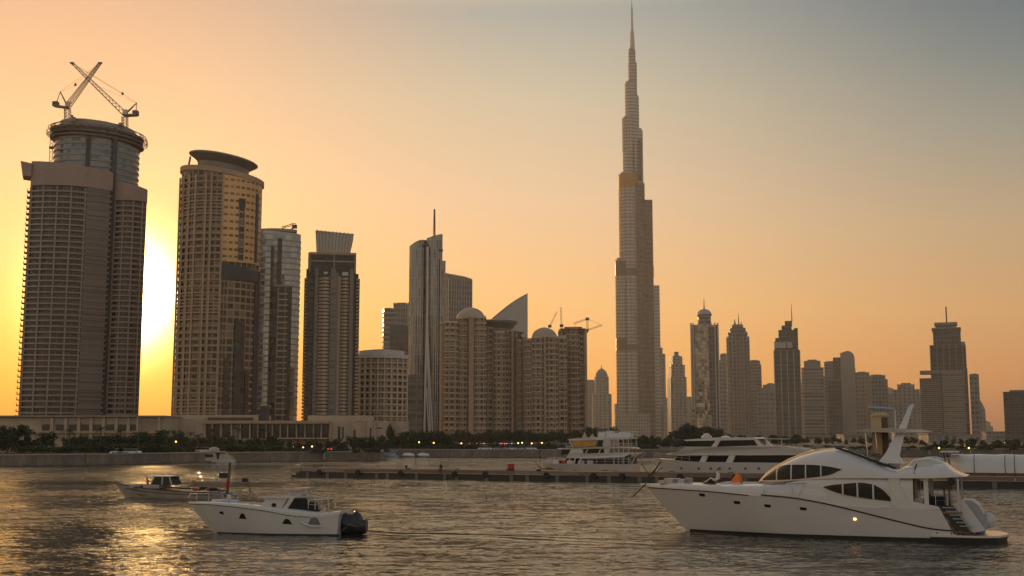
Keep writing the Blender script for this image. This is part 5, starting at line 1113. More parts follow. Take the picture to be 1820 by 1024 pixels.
# beige radar column with box and scanner bar
ca, cb = Y.q(1553, 812, 1.0), Y.q(1570, 740, 1.0)
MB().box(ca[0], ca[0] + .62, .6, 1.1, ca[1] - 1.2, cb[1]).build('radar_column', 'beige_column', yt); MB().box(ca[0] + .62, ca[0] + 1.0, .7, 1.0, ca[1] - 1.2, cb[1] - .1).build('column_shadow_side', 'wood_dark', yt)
c1_ = Y.q(1549, 739, 1.0); MB().prism([(c1_[0] - .05, .45), (c1_[0] + 1.15, .45), (c1_[0] + 1.15, 1.25), (c1_[0] - .05, 1.25)], c1_[1], c1_[1] + .22, top=[(c1_[0] + .2, .6), (c1_[0] + .95, .6), (c1_[0] + .95, 1.1), (c1_[0] + .2, 1.1)]).build('radar_box', 'beige_column', yt)
r0_, r1_ = Y.q(1543, 726.5, .8), Y.q(1588, 728, .8); MB().tube([(r0_[0], .8, r0_[1]), (r0_[0] + .1, .8, r0_[1] + .08), (r1_[0], .85, r1_[1] + .02)], [.05, .12, .1], 8).build('scanner_bar', 'grey_metal', yt)
MB().tube([(Y.q(1592, 760, .8)[0], .8, Y.q(1592, 775, .8)[1]), (Y.q(1592, 760, .8)[0], .8, Y.q(1590, 728, .8)[1])], .04, 5).build('antenna', 'white_cloth', yt)
a, b = Y.q(1550, 762, .9), Y.q(1560, 741, .9); MB().tube([(a[0], .9, a[1]), (a[0], .9, b[1]), (b[0] + .2, .9, b[1])], .05, 5).tube([(b[0], .7, b[1]), (b[0], .7, a[1])], .05, 5).build('lamp_bracket', 'white_cloth', yt)
# cockpit: overhang posts, inner bulkhead, seats, table
MB().box(xo + .8, xo + .95, -2.45, 2.45, q(1600, 903)[1] - .2, q(1600, 852)[1]).build('aft_bulkhead', 'yacht_glass', yt)
zf = q(1640, 906, -1)[1]
for px, yy, w_, mt in ((1614, -1.9, .16, 'wood_dark'), (1624, -1.7, .22, 'beige_column'), (1646, -2.3, .14, 'gelcoat'), (1703, -2.3, .06, 'gelcoat_warm'), (1703, 2.3, .06, 'gelcoat_warm'), (1646, 2.3, .14, 'gelcoat')):
    x = Y.q(px, 870, yy if yy < 0 else -2.3)[0]; MB().box(x - w_, x + w_, yy - .07, yy + .07, zf, q(1640, 850.5)[1]).build('overhang_post', mt, yt)
x = Y.q(1660, 880, -.5)[0]; cs = lambda dx, y0_, z_, sx_, sy_, sz_, nm, mt: MB().obox((x + dx, y0_, zf + z_), (sx_, 0, 0), (0, sy_, 0), (0, 0, sz_)).build(nm, mt, yt)
cs(-1.4, -1.2, .35, .5, .6, .35, 'cockpit_sofa', 'dark_cloth'); cs(-.6, -.6, .6, .35, .5, .06, 'cockpit_table', 'teak'); cs(.1, -.9, .42, .5, .45, .42, 'cockpit_sofa', 'dark_cloth'); cs(1.0, -.7, .55, .3, .8, .5, 'bar_unit', 'gelcoat_warm'); cs(-.9, -1.9, .4, .35, .2, .38, 'cushion', 'grey_metal')
MB().obox((x - .35, -1.1, zf + 1.15), (.28, 0, -.5), (0, .28, 0), (.05, 0, .03)).build('deck_chair_back', 'dark_cloth', yt)
for dx in (.7, 1.0): MB().tube([(x + dx, -1.6, zf + .3), (x + dx, -1.6, zf + 1.55)], .06, 6).build('davit_post', 'wood_dark', yt)
rail(yt, [(x + .2, -2.2, zf + .35), (x + .9, -2.25, zf + .35), (x + 1.7, -2.25, zf + .35)], .6)
MB().box(xo, xe + .3, -2.4, 2.4, zf - .12, zf - .02).build('cockpit_floor', 'teak', yt)
# stern stairs, wings, garage door, platform
sp = lambda pts, ya, yb, nm, mt: prof(yt, nm, mt, [q(px, py, (ya)) for px, py in pts], None, y0=(ya, yb))
sp(((1666, 899), (1694, 899), (1719, 938), (1716, 945), (1700, 945)), -2.3, -1.2, 'stair_well', 'trim_black')
for i in range(6):
    a = q(1674 + i * 6.2, 902 + i * 6.6, -2.3); MB().box(a[0] + .04, a[0] + .72, -2.44, -1.3, a[1] - .03, a[1] + .03).build('stair_tread', 'grey_metal', yt)
sp(((1688, 901), (1704, 890), (1712, 889), (1752, 943), (1730, 947), (1718, 938)), -1.98, -1.3, 'transom_wing', 'gelcoat')
sp(((1688, 901), (1704, 890), (1712, 889), (1752, 943), (1730, 947), (1718, 938)), 1.7, 2.5, 'transom_wing', 'gelcoat')
sp(((1712, 889), (1728, 890), (1740, 899), (1758, 934), (1748, 946), (1700, 946), (1690, 905)), -1.25, 1.6, 'garage_door', 'grey_metal')
tb = q(1757, 925, -.6); MB().lathe([(.05, -.5), (.28, -.42), (.4, -.1), (.36, .25), (.2, .45), (.05, .5)], 20, sy=1.5).build('covered_tender', 'gelcoat_warm', yt, True, (tb[0], -.6, tb[1]))
pf = [Y.q(px, py, -1.6) for px, py in ((1640, 951), (1690, 955), (1740, 952), (1775, 947), (1797, 944))]
zp = Y.q(1740, 952, -2.2)[1]; xa_, xb_ = q(1655, 950)[0], Y.q(1790, 948, -1.0)[0]
pts = [(xa_, -2.75), (xb_ - 1.6, -2.6), (xb_ - .5, -2.0), (xb_, -.8), (xb_, .8), (xb_ - .5, 2.0), (xb_ - 1.6, 2.6), (xa_, 2.75)]
MB().prism(pts, zp - .12, zp).build('swim_platform', 'gelcoat', yt); MB().prism(offset(pts, .05), zp - .2, zp - .125).build('platform_edge', 'trim_black', yt); MB().prism(scale_foot(pts, .96), -.3, zp - .2, top=scale_foot(pts, .99)).build('platform_base', 'antifoul', yt)
for i in range(7): a = q(1664 + i * 8.5, 948.5, -2.55); MB().tube([(a[0], -2.5 + .05 * (i % 3), zp + .1), (a[0] + .35, -2.3, zp + .2 - .04 * (i % 2)), (a[0] + .6, -2.45, zp + .08)], .07, 5).build('mooring_line', 'wood_dark', yt)
# bow: roller, anchor pole, rails, deck gear
zb = bz_ + .12
MB().box(bx_ - .35, bx_ + .9, -.16, .16, zb - .05, zb + .08).build('bow_roller', 'chrome', yt)
MB().tube([Vector((bx_ - .85, -.5, bz_ - .75)), Vector((bx_ + .1, -.1, zb + .1)), Vector((bx_ + 1.05, .25, bz_ + 1.75))], .05, 6).build('anchor_pole', 'trim_black', yt)
MB().tube([(bx_ - .3, 0, zb + 1.45), (bx_ + .3, .1, zb + .55), (bx_ + 1.2, .2, zb + 1.2)], .03, 5).tube([(bx_ - .05, -.2, zb + .25), (bx_ + .8, .1, zb + 1.2)], .03, 5).build('bow_pole', 'trim_black', yt)
F_ = curve(bulT)
for i, (px, w_, h_, mt) in enumerate(((1195, .5, .18, 'gelcoat_warm'), (1213, .6, .14, 'gelcoat_warm'), (1224, .2, .2, 'grey_metal'), (1260, .3, .12, 'wood_dark'), (1266, .18, .3, 'dark_cloth'), (1180, .3, .1, 'gelcoat_warm'))):
    a = Y.q(px, 858, -.5)[0]; MB().obox((a, -.5, F_(a) + h_ * .6), (w_, 0, 0), (0, .4, 0), (0, 0, h_)).build('deck_locker', mt, yt)
a = Y.q(1285, 860, -.3)[0]; MB().loft([[(a + dx, y_, F_(a) - .05 + z_) for y_, z_ in ((-1.2, 0), (-1.0, .16), (1.0, .16), (1.2, 0))] for dx in (0, 2.5)]).build('sun_pad', 'cushion', yt)
# orange folded sunshade
a = Y.q(1310, 860, -.6)[0]; za = F_(a) + .08
oc = MB(); oc.add([(a - .62, -1.0, za), (a + .38, -1.05, za), (a + .42, .2, za), (a - .55, .25, za), (a + .02, -.6, za + .95), (a + .25, .0, za + .62), (a + .2, -.9, za + .55)], [(0, 1, 6, 4), (1, 2, 5, 6), (4, 6, 5), (2, 3, 4, 5), (3, 0, 4), (0, 3, 2, 1)])
tt = thing('cloth_cover', 'bright orange cloth peaked over gear on the sleek yacht foredeck', 'cloth', (0, 0, 0)); oo_ = oc.build('cover', 'orange_cloth', tt); tt.location = Y.o; tt.rotation_euler = yt.rotation_euler.copy()
for v_ in oo_.data.vertices: v_.co = Vector((a, -.4, za)) + (v_.co - Vector((a, -.4, za))) * .72
MB().box(a + .39, a + .45, -1.08, -.98, za - .1, za + .1).build('strap', 'wood_dark', tt)
# seated person in white
a = Y.q(1274, 858, -.9)[0]; wpos = Y.o + Y.e * a + Y.n * -.9 + Vector((0, 0, F_(a) + .06))
person('person in a white shirt sitting on the sleek yacht foredeck', wpos, yt.rotation_euler.z, {'pel': (0, 0, .12), 'chest': (.1, 0, .5), 'neck': (.08, 0, .68), 'head': (.06, 0, .78), 'top': (.05, 0, .93), 'lsh': (.09, -.2, .6), 'lel': (.15, -.27, .33), 'lha': (-.05, -.25, .15), 'rsh': (.09, .2, .6), 'rel': (.15, .27, .33), 'rha': (-.05, .22, .15),
        'lkn': (-.4, -.12, .35), 'lan': (-.72, -.12, .08), 'lto': (-.9, -.12, .05), 'rkn': (-.42, .14, .33), 'ran': (-.75, .14, .08), 'rto': (-.93, .14, .05)}, 'white_cloth')
# ------------------------------------------------------------------ long pier
pa, pb = water(520, 848), water(1960, 871); pe = Vector((pb.x - pa.x, pb.y - pa.y, 0)); PL = pe.length; pe.normalize(); pn = Vector((-pe.y, pe.x, 0)); PH = 1.45
pier = thing('pier', 'long low pier of weathered timber and concrete crossing the water', 'pier', (pa.x, pa.y, 0), math.atan2(pe.y, pe.x))
plain('pier_wood', (.20, .13, .08), .85, scale=.5, var=.35, stretch=(.4, 3, 3)); plain('pier_concrete', (.26, .20, .14), .85, scale=.4, var=.35, stretch=(.3, 1, 2)); plain('pile_grey', (.15, .14, .12), .9, scale=1, var=.4)
nseg = 12
for i in range(nseg):
    a, b = PL * i / nseg, PL * (i + 1) / nseg - .12
    dk = MB().box(a, b, 0, 3.4, PH - .22, PH).build('deck_section', 'pier_wood', pier); MB().box(a, b, -.12, .0, PH - .5, PH - .03).build('edge_beam', 'pier_concrete' if i % 4 == 0 else 'pier_wood', dk)
MB().box(.6, PL, .12, 2.9, -.2, PH - .63).build('under_deck_shade', 'trim_black', pier)  # black box filling the gap below the deck, in place of its shade
me = MB().box(-.28, .28, -.05, .45, -1.2, PH - .62).mesh('pile', 'pile_grey')
rp_ = random.Random(9)
for i in range(30): link('pile', me, pier, (PL * (i + .5 + rp_.uniform(-.3, .3)) / 30 + 1, 0, 0))
MB().box(-.15, 1.5, -.3, 3.5, PH - .7, PH + .04).build('end_cap', 'pier_concrete', pier)
MB().box(-.6, .3, .6, 3.0, -.1, .35).build('end_fender', 'trim_black', pier)
ty = MB().lathe([(.2, -.12), (.42, -.14), (.5, 0), (.42, .14), (.2, .12)], 14).mesh('tyre_fender', 'rubber')
for i in range(16): o_t = link('tyre_fender', ty, pier, (PL * (i + .3 + .5 * rp_.random()) / 16 + 2, -.3, .85)); o_t.rotation_euler = (R(90), 0, 0)
cl_ = MB().tube([(-.3, 0, .02), (-.35, 0, .16), (.35, 0, .16), (.3, 0, .02)], .05, 6).mesh('cleat', 'trim_black')
for i in range(14): link('cleat', cl_, pier, (PL * (i + .5) / 14, .35, PH))
def on_pier(px, y=1.0):
    d_ = at(px, 836, 100.0); best = None
    u0 = Vector((d_.x, d_.y, 0)); o_ = pa + pn * y; # intersect ray with pier line
    det = u0.x * -pe.y + pe.x * u0.y; t_ = (o_.x * -pe.y + pe.x * o_.y) / det; return Vector((u0.x * t_, u0.y * t_, PH))
rzp = math.atan2(pe.y, pe.x)
def pthing(name, label, cat, px, y=1.0): return thing(name, label, cat, on_pier(px, y), rzp)
t = pthing('supply_box', 'small box under a bright red cloth on the pier', 'box', 908); MB().box(-.45, .45, -.3, .3, 0, .25).build('box', 'dark_cloth', t); MB().prism(rect(-.45, .4, -.3, .3), .25, 1.0, top=rect(-.3, .45, -.22, .25)).build('red_cover', 'red_cloth', t)
t = pthing('bollard', 'dark bollard with coiled rope near the middle of the pier', 'bollard', 722, .3); MB().lathe([(.16, 0), (.14, .35), (.24, .5), (.24, .6), (.1, .66)], 12).build('post', 'trim_black', t); MB().lathe([(.4, 0), (.45, .08), (.3, .16)], 12, .3, 0).build('rope_coil', 'wood_dark', t)
t = pthing('gull', 'pale bird resting on the left end of the pier', 'bird', 531, 1.4); MB().loft([[(x, r_ * math.cos(k * .785), .42 + z_ + r_ * math.sin(k * .785) * .8) for k in range(8)] for x, r_, z_ in ((-.75, .03, .05), (-.5, .1, .02), (-.1, .2, 0), (.25, .18, .05), (.45, .1, .2), (.55, .11, .32), (.68, .06, .33), (.8, .015, .31))]).tube([(-.05, -.08, .28), (-.05, -.08, 0)], .02, 4).tube([(-.05, .08, .28), (-.05, .08, 0)], .02, 4).build('body', 'white_cloth', t, True); 
MB().box(-.9, .3, -.23, .23, .0, .05).build('perch_board', 'pier_wood', t) if False else None
t = pthing('anchor', 'dark folded anchor and fins lying on the pier before the three deck yacht', 'anchor', 966, .6)
MB().tube([(-1.4, 0, 1.3), (-.4, 0, .45), (0, 0, .3)], [.05, .07, .1], 6).build('shank', 'trim_black', t); MB().lathe([(.02, -.1), (.4, 0), (.45, .12), (.3, .3), (.02, .36)], 14, -.75, 0).build('drum', 'trim_black', t, True)
MB().loft([[(x, -.14, .25 + z_ - h_), (x, .14, .25 + z_ - h_), (x, .14, .25 + z_ + h_), (x, -.14, .25 + z_ + h_)] for x, z_, h_ in ((0, 0, .05), (.6, .12, .16), (1.3, .1, .14), (1.8, -.02, .03))]).build('fluke', 'wood_dark', t, True)
wp = on_pier(783, -.1)
person('person in dark clothes sitting on the pier edge with legs hanging down', wp, rzp, {'pel': (0, .25, .1), 'chest': (0, .15, .48), 'neck': (0, .08, .66), 'head': (0, .05, .76), 'top': (0, .03, .93), 'lsh': (-.2, .12, .58), 'lel': (-.27, 0, .33), 'lha': (-.12, -.22, .2), 'rsh': (.2, .12, .58), 'rel': (.27, 0, .33), 'rha': (.12, -.22, .2),
        'lkn': (-.13, -.22, .12), 'lan': (-.14, -.26, -.36), 'lto': (-.14, -.44, -.42), 'rkn': (.13, -.22, .12), 'ran': (.14, -.26, -.36), 'rto': (.14, -.44, -.42)}, 'dark_cloth', sc=1.1)

# ------------------------------------------------------------------ three deck yacht behind the pier
B1 = Boat('motor_yacht', 'white three deck yacht with golden wheelhouse glass moored behind the pier', 'yacht', (960, 832), 196.0, (1128, 840), 190.0)
t = B1.t; p1 = -2.6; q = lambda px, py, y=p1: B1.q(px, py, y); z_ = lambda py: q(1040, py)[1]
hs = [q(964, 824, 0), q(985, 824), q(1030, 825), q(1122, 825)]; hs = [(a, z_(824.5)) for a, b in hs]; Lb = hs[-1][0] - hs[0][0]; b0 = hs[0][0]
s1 = hull(t, hs, [(b0, .1), (b0 + .12 * Lb, 1.3), (b0 + .35 * Lb, 2.4), (b0 + Lb, 2.6)], 1.2, [(0, .3), (.4, .75), (1, .95)], 'gelcoat_warm')
wf = curve([(b0, .2), (b0 + .12 * Lb, 1.2), (b0 + .3 * Lb, 2.2), (b0 + .5 * Lb, 2.5), (b0 + 1.1 * Lb, 2.5)])
def plate(pts, nm, mt, dw=0.0, smooth=False, tt=None, qq=None, w_=None): 
    qq = qq or q; w_ = w_ or wf; return prof(tt or t, nm, mt, [qq(px, py) for px, py in pts], lambda x: max(.1, w_(x) + dw), smooth)
plate(((975, 825), (1118, 825), (1118, 814), (1085, 814), (1006, 814), (1000, 820), (978, 820)), 'main_saloon', 'yacht_glass', -.4)
for px in (1008, 1018, 1028.5): plate(((px - 2, 824.5), (px + 1, 824.5), (px + 4, 814.5), (px + 1.5, 814.5)), 'window_post', 'gelcoat', -.34)
plate(((966, 823), (978, 823), (985, 818.5), (972, 819.5)), 'bow_bulwark', 'gelcoat_warm')
plate(((1004, 814.5), (1010, 806), (1014, 799), (1034, 798.5), (1036, 806), (1124, 804.5), (1131, 805), (1118, 808), (1108, 812.5), (1060, 814.5)), 'upper_deck_band', 'gelcoat', 0)
plate(((1034, 808), (1075, 808), (1078, 797), (1036, 797.5)), 'upper_saloon', 'yacht_glass', -.5); 
for px in (1040, 1063): plate(((px - 3, 807.5), (px - 1, 807.5), (px + 4, 798), (px + 2, 798)), 'window_post', 'gelcoat', -.44)
plate(((986, 796.5), (990, 798.5), (1030, 798.2), (1080, 797), (1112, 797), (1124, 797.5), (1110, 794.5), (1062, 793.5), (1012, 795)), 'boat_deck', 'gelcoat', -.1)
plate(((990, 808), (1010, 808), (1012, 799), (992, 799)), 'forward_saloon', 'yacht_glass', -1.2)
plate(((1012, 793), (1056, 793.5), (1061, 784), (1009, 782.5)), 'wheelhouse_glass', 'glass_gold', -.7); plate(((1056, 794), (1074, 794), (1077, 783), (1061, 783)), 'wheelhouse_side', 'yacht_glass', -.65)
for a_, b_ in (((1016, 793.5), (1009, 783)), ((1053, 790), (1060, 783))): MB().tube([(q(*a_)[0], -1.85, q(*a_)[1]), (q(*b_)[0], -1.85, q(*b_)[1])], .08, 5).build('window_post', 'gelcoat', t)
plate(((1005.5, 781), (1010, 783), (1060, 782.5), (1118, 780.5), (1119, 777), (1075, 777), (1045, 777.5), (1020, 778.5)), 'roof', 'gelcoat', -.4)
plate(((1074, 808), (1080, 808), (1084, 794), (1083, 778), (1073, 778), (1070, 790)), 'arch', 'gelcoat_warm', -.2)
for px in (1090, 1098, 1107, 1116): 
    for ya, yb in ((777, 797), (797, 806), (813, 825)):
        a, b = q(px, ya), q(px, yb)
        for sy in (-2.2, 2.2): MB().box(a[0] - .07, a[0] + .07, sy - .06, sy + .06, b[1], a[1]).build('deck_post', 'gelcoat_warm', t)
dr = [(q(px, 777)[0], sy, z_(777)) for px, sy in ((1060, -2), (1070, -2), (1080, -2), (1090, -2), (1100, -2), (1110, -2), (1118, -2), (1118, 2), (1100, 2), (1080, 2), (1060, 2))]; rail(t, dr, .95, .03, mat='white_cloth')
rail(t, [(x, y, z_(797)) for x, y, _ in dr[3:9]], .8, .03, mat='white_cloth'); rail(t, [(q(px, 824)[0], -2.45, z_(824.5)) for px in (1030, 1045, 1060, 1075, 1090, 1105, 1120)], .8, .03, mat='white_cloth')
rail(t, [(q(px, 824)[0], wy, z_(823)) for px, wy in ((965, -.2), (972, -.8), (980, -1.3), (990, -1.7), (1000, -2))], .8, .03, mat='white_cloth')
for px, w_, h_ in ((1064, .6, .8), (1076, .4, 1.0), (1088, .7, .7), (1100, .6, .8), (1110, .5, .7)): a = q(px, 777); MB().loft([[(a[0] + dx, y, z_(777) + zq) for y, zq in ((-1, 0), (-.8, h_), (.8, h_), (1, 0))] for dx in (-w_, w_)]).build('deck_gear', 'white_cloth', t)
for px, py, mt in ((1030, 768, 'orange_cloth'), (1044, 771, 'gelcoat_warm')): a, b = q(px, py), q(px, 778); MB().prism(rect(a[0] - .35, a[0] + .35, -.3, .3), b[1], a[1], top=rect(a[0] - .06, a[0] + .06, -.05, .05)).build('roof_antenna', 'beige_column', t)
for px in (985, 1000, 1010, 1030, 1046): a = q(px, 816); MB().obox((a[0], -1.6, q(px, 822)[1]), (.5, 0, 0), (0, .3, 0), (0, 0, .3)).build('deck_seat', ('white_cloth', 'red_cloth')[px == 1000], t)
for px in (1020, 1072, 1078): x, z = q(px, 836); patch(t, 'hull_mark', 'trim_black', [(x - .25, z - .05), (x + .25, z - .05)], [(x - .25, z + .06), (x + .25, z + .06)], s1, .03, 3, 1)
B1x = q(1127, 812)[0]; MB().tube([(B1x - .6, -2, z_(825)), (B1x, -2.1, z_(812)), (B1x + .6, -2, z_(806))], .08, 5).tube([(B1x - .6, 2, z_(825)), (B1x, 2.1, z_(812)), (B1x + .6, 2, z_(806))], .08, 5).build('stern_frame', 'white_cloth', t)

# ------------------------------------------------------------------ long white yacht
B2 = Boat('motor_yacht', 'long white two deck yacht with slanted window posts moored right of the three deck yacht', 'yacht', (1158, 838), 186.0, (1500, 846), 172.0)
t = B2.t; q2 = lambda px, py, y=-2.9: B2.q(px, py, y); z2 = lambda py: q2(1330, py)[1]
b0 = q2(1160, 830, 0)[0]; Lb = q2(1505, 830)[0] - b0; zs = z2(822)
s2 = hull(t, [(b0, zs + .5), (b0 + .12 * Lb, zs + .25), (b0 + .3 * Lb, zs), (b0 + Lb, zs)], [(b0, .1), (b0 + .1 * Lb, 1.6), (b0 + .3 * Lb, 2.8), (b0 + Lb, 2.9)], 2.4, [(0, .3), (.4, .75), (1, .95)])
w2 = curve([(b0, .2), (b0 + .08 * Lb, 1.4), (b0 + .25 * Lb, 2.5), (b0 + .4 * Lb, 2.75), (b0 + 1.2 * Lb, 2.75)])
pl2 = lambda pts, nm, mt, dw=0.0, sm=False: plate(pts, nm, mt, dw, sm, t, q2, w2)
pl2(((1190, 823), (1200, 811), (1460, 809), (1470, 823)), 'main_saloon', 'yacht_glass', -.25)
for a_, b_ in ((1245, 1252), (1293, 1301)): pl2(((a_ - 5, 822.5), (b_ - 1, 822.5), (b_ + 5, 809.5), (a_ + 2, 809.5)), 'window_post', 'gelcoat', -.18)
pl2(((1440, 822.5), (1470, 822.5), (1462, 809.5), (1446, 809.5)), 'aft_panel', 'gelcoat', -.18)
pl2(((1176, 807), (1183, 809), (1250, 809.5), (1462, 808.5), (1440, 802), (1400, 794.5), (1360, 791.5), (1345, 792.5), (1275, 794), (1216, 794), (1208, 799), (1195, 804.5)), 'upper_deck_band', 'gelcoat', 0.0, False)
pl2(((1216, 794.2), (1264, 794.2), (1270, 783), (1220, 783)), 'wheelhouse', 'yacht_glass', -.5); pl2(((1272, 794), (1348, 791.5), (1340, 781.5), (1278, 782.5)), 'upper_saloon', 'yacht_glass', -.4)
pl2(((1262, 794.3), (1272, 794.3), (1281, 779), (1273, 779)), 'window_post', 'gelcoat', -.3); pl2(((1346, 793), (1356, 792.4), (1342, 779), (1336, 779)), 'window_post', 'gelcoat', -.32)
pl2(((1211, 782), (1216, 784), (1272, 783), (1338, 782), (1344, 780), (1338, 777.5), (1275, 777.5), (1240, 779)), 'roof', 'gelcoat', -.2, False)
a = q2(1256, 776, 0); MB().lathe([(.9, 0), (.75, .3), (.5, .45), (.45, .6), (.1, .7)], 16).build('radar_dome', 'gelcoat_warm', t, True, (a[0], 0, z2(778.5)))
a = q2(1290, 776, 0); MB().lathe([(.7, 0), (.6, .15), (.1, .25)], 16).build('roof_hatch', 'gelcoat', t, True, (a[0], 0, z2(777.5)))
pl2(((1340, 780.5), (1389, 781), (1389, 779.8), (1342, 779.3)), 'aft_awning', 'gelcoat_warm', -.6)
for px in (1365, 1386): a = q2(px, 780); MB().tube([(a[0], -2, z2(796)), (a[0], -2, z2(780))], .04, 5).build('awning_post', 'chrome', t)
for px, h_ in ((1392, 4), (1398, 5), (1408, 6), (1416, 3), (1424, 4)): a = q2(px, 799); MB().box(a[0] - .5, a[0] + .45, -1.9, 1, z2(801), z2(800 - h_)).build('deck_gear', 'white_cloth' if px % 3 else 'dark_cloth', t)
rail(t, [(q2(px, 797)[0], -2.5, z2(803)) for px in (1420, 1432, 1444, 1456, 1466)], .7, .03)
rail(t, [(b0 + .4 + i * 1.3, -w2(b0 + .4 + i * 1.3) + .1, zs + .45 - i * .07) for i in range(6)], .75, .03, mat='gelcoat_warm')
for px in (1206, 1240, 1262, 1278, 1296, 1324, 1348): x, z = q2(px, 833); patch(t, 'porthole', 'trim_black', [(x - .16, z - .14), (x + .16, z - .14)], [(x - .16, z + .14), (x + .16, z + .14)], s2, .03, 3, 1)
for i in range(9): a = q2(1204 + i * 6.5, 790); MB().box(a[0] - .2, a[0] + .2, -1.7, -1.2, z2(794), z2(789 - i % 3)).build('chair', 'dark_cloth', t)

# ------------------------------------------------------------------ covered white hull at the right
B3 = Boat('covered_boat', 'long white boat under a smooth shrink wrapped cover at the right end of the pier', 'boat', (1690, 846), 170.0, (1990, 850), 160.0)
t = B3.t; q3 = lambda px, py, y=-2.4: B3.q(px, py, y); a0 = q3(1688, 840)[0]; a1 = q3(1980, 840)[0]; zt = q3(1760, 808)[1]; zm = q3(1760, 842)[1]
secs = []
for i in range(31):
    u = i / 30; x = a0 + (a1 - a0) * u; w_ = 2.5 * min(1, (.25 + u * 6)) ** .5; sag = .07 * math.sin(u * 40) * .5
    secs.append([(x, w_ * math.cos(R(a_)) * -1, -.4 + (zt + .4 + sag) * math.sin(R(a_)) ** .45) if a_ not in (0, 180) else (x, -w_ if a_ == 0 else w_, -.4) for a_ in (0, 8, 20, 40, 65, 90, 115, 140, 160, 172, 180)])
MB().loft(secs).build('cover', 'gelcoat', t, True)
MB().box(a0 + .5, a1, -2.62, -2.4, zm - .5, zm + .12).build('fender_board', 'wood_dark', t)
for px in (1731, 1786, 1803): x = q3(px, 820)[0]; MB().tube([(x, -2.53, zm), (x, -2.56, (zm + zt) / 2), (x, -2.38, zt - .5), (x, -1.6, zt - .08)], .05, 5).build('seam', 'dark_cloth', t)
x = q3(1694, 820)[0]; MB().tube([(x - .2, -2.6, zm), (x - .8, -2.6, zt + .3)], .07, 5).build('frame_pole', 'dark_cloth', t); MB().tube([(x - .8, -2.6, zm), (x - 1.2, -2.6, zt + .3)], .07, 5).build('frame_pole', 'dark_cloth', t); MB().box(x - 1.6, x + .6, -2.8, 0, zt + .25, zt + .45).build('frame_top', 'white_cloth', t)
t = thing('gangway_canopy', 'grey curved canopy on the quay seen just above the sleek yacht stern hood', 'canopy', tuple(water(1655, 838)), 0)
k_ = mpp(t.location.y); MB().loft([[(x, y, z) for y, z in ((0, 0), (0, 2.2 + hh), (1.2, 2.6 + hh), (2.4, 2.2 + hh), (2.4, 0))] for x, hh in ((-2.6, -1.0), (-1.8, -.2), (0, .15), (1.6, .15), (2.6, -.1))]).build('canopy', 'pale_blue', t); MB().tube([(-2.7, -.05, 1.3), (-1.8, -.05, 2.15), (0, -.05, 2.5), (1.0, -.05, 2.5)], .07, 5).build('canopy_rim', 'dark_cloth', t)

# ------------------------------------------------------------------ white cabin cruiser with tarped outboard
C = Boat('cabin_cruiser', 'white cabin cruiser with triangular hull windows and a black tarp over its engine', 'motorboat', (335, 893), 82.6, (606, 944), 81.2)
t = C.t; PC = -1.5; q = lambda px, py, y=PC: C.q(px, py, y)
c0 = C.q(335, 895, 0); sh = [c0] + [q(px, py, y) for px, py, y in ((370, 896, -.7), (420, 901, -1.25), (480, 909, PC), (540, 919, PC), (575, 919, PC), (602, 914, PC))]
ce = sh[-1][0]; Lc = ce - c0[0]
csf = hull(t, sh, [(c0[0], .05), (c0[0] + .1 * Lc, .65), (c0[0] + .3 * Lc, 1.25), (c0[0] + .55 * Lc, 1.5), (ce, 1.45)], q(378, 940, -.3)[0] - c0[0], [(0, .4), (.3, .6), (.6, .85), (1, .94)], tr=.15)
# gunwale band above the dark rub line
gT = [(c0[0] + .02, c0[1] + .12)] + [q(px, py, y) for px, py, y in ((370, 892, -.7), (420, 894.5, -1.2), (480, 901, PC), (530, 906, PC), (575, 911, PC), (604, 908, PC))]
S_ = curve(sh); gB = [(a, S_(a) - .02) for a, b in gT]; Bc3 = curve([(c0[0], .05), (c0[0] + .1 * Lc, .65), (c0[0] + .3 * Lc, 1.25), (c0[0] + .55 * Lc, 1.5), (ce, 1.45)])
house(t, 'gunwale', 'gelcoat', gB, gT, [(a, Bc3(a) + .02) for a, b in gT], 7)
xr = [c0[0] + .1 + (q(548, 920)[0] - c0[0]) * i / 6 for i in range(7)]
patch(t, 'rub_line', 'trim_black', [(x, S_(x) - .045) for x in xr], [(x, S_(x) - .005) for x in xr], csf, .03, 40, 1, thick=.06)
patch(t, 'boot_stripe', 'antifoul', [(c0[0] + 2.2, -.1), (ce, -.1)], [(c0[0] + 2.2, .06), (ce, .1)], csf, .02, 40, 1)
for pts in (((385, 913), (389, 909.5), (394, 911), (394, 915.5)), ((423, 922), (429, 912.5), (432, 913), (437, 923)), ((502, 931), (509, 922), (512, 922), (520, 932))):
    v = [q(*p_, -1.35) for p_ in pts]; xa, xb = v[0][0], v[3][0]; patch(t, 'hull_window', 'yacht_glass', [(xa, v[0][1]), (xb, v[3][1])], [(xa, v[0][1] + .02), (v[1][0], v[1][1]), (v[2][0], v[2][1]), (xb, v[3][1] + .02)], csf, .02, 14, 2, thick=.03)
v = [q(*p_, -1.5) for p_ in ((547, 932), (552, 922), (558, 919), (564, 922), (569, 933))]; patch(t, 'round_window', 'pile_grey', [(v[0][0], v[0][1]), (v[4][0], v[4][1])], v, csf, .03, 14, 3, thick=.04)
v = [q(*p_, -1.5) for p_ in ((528, 917), (534, 926), (543, 932), (556, 935.5), (574, 936))]; MB().tube([(a, -1.56, b) for a, b in v], [.03, .06, .08, .08, .03], 6).build('fender_rope', 'gelcoat', t, True)
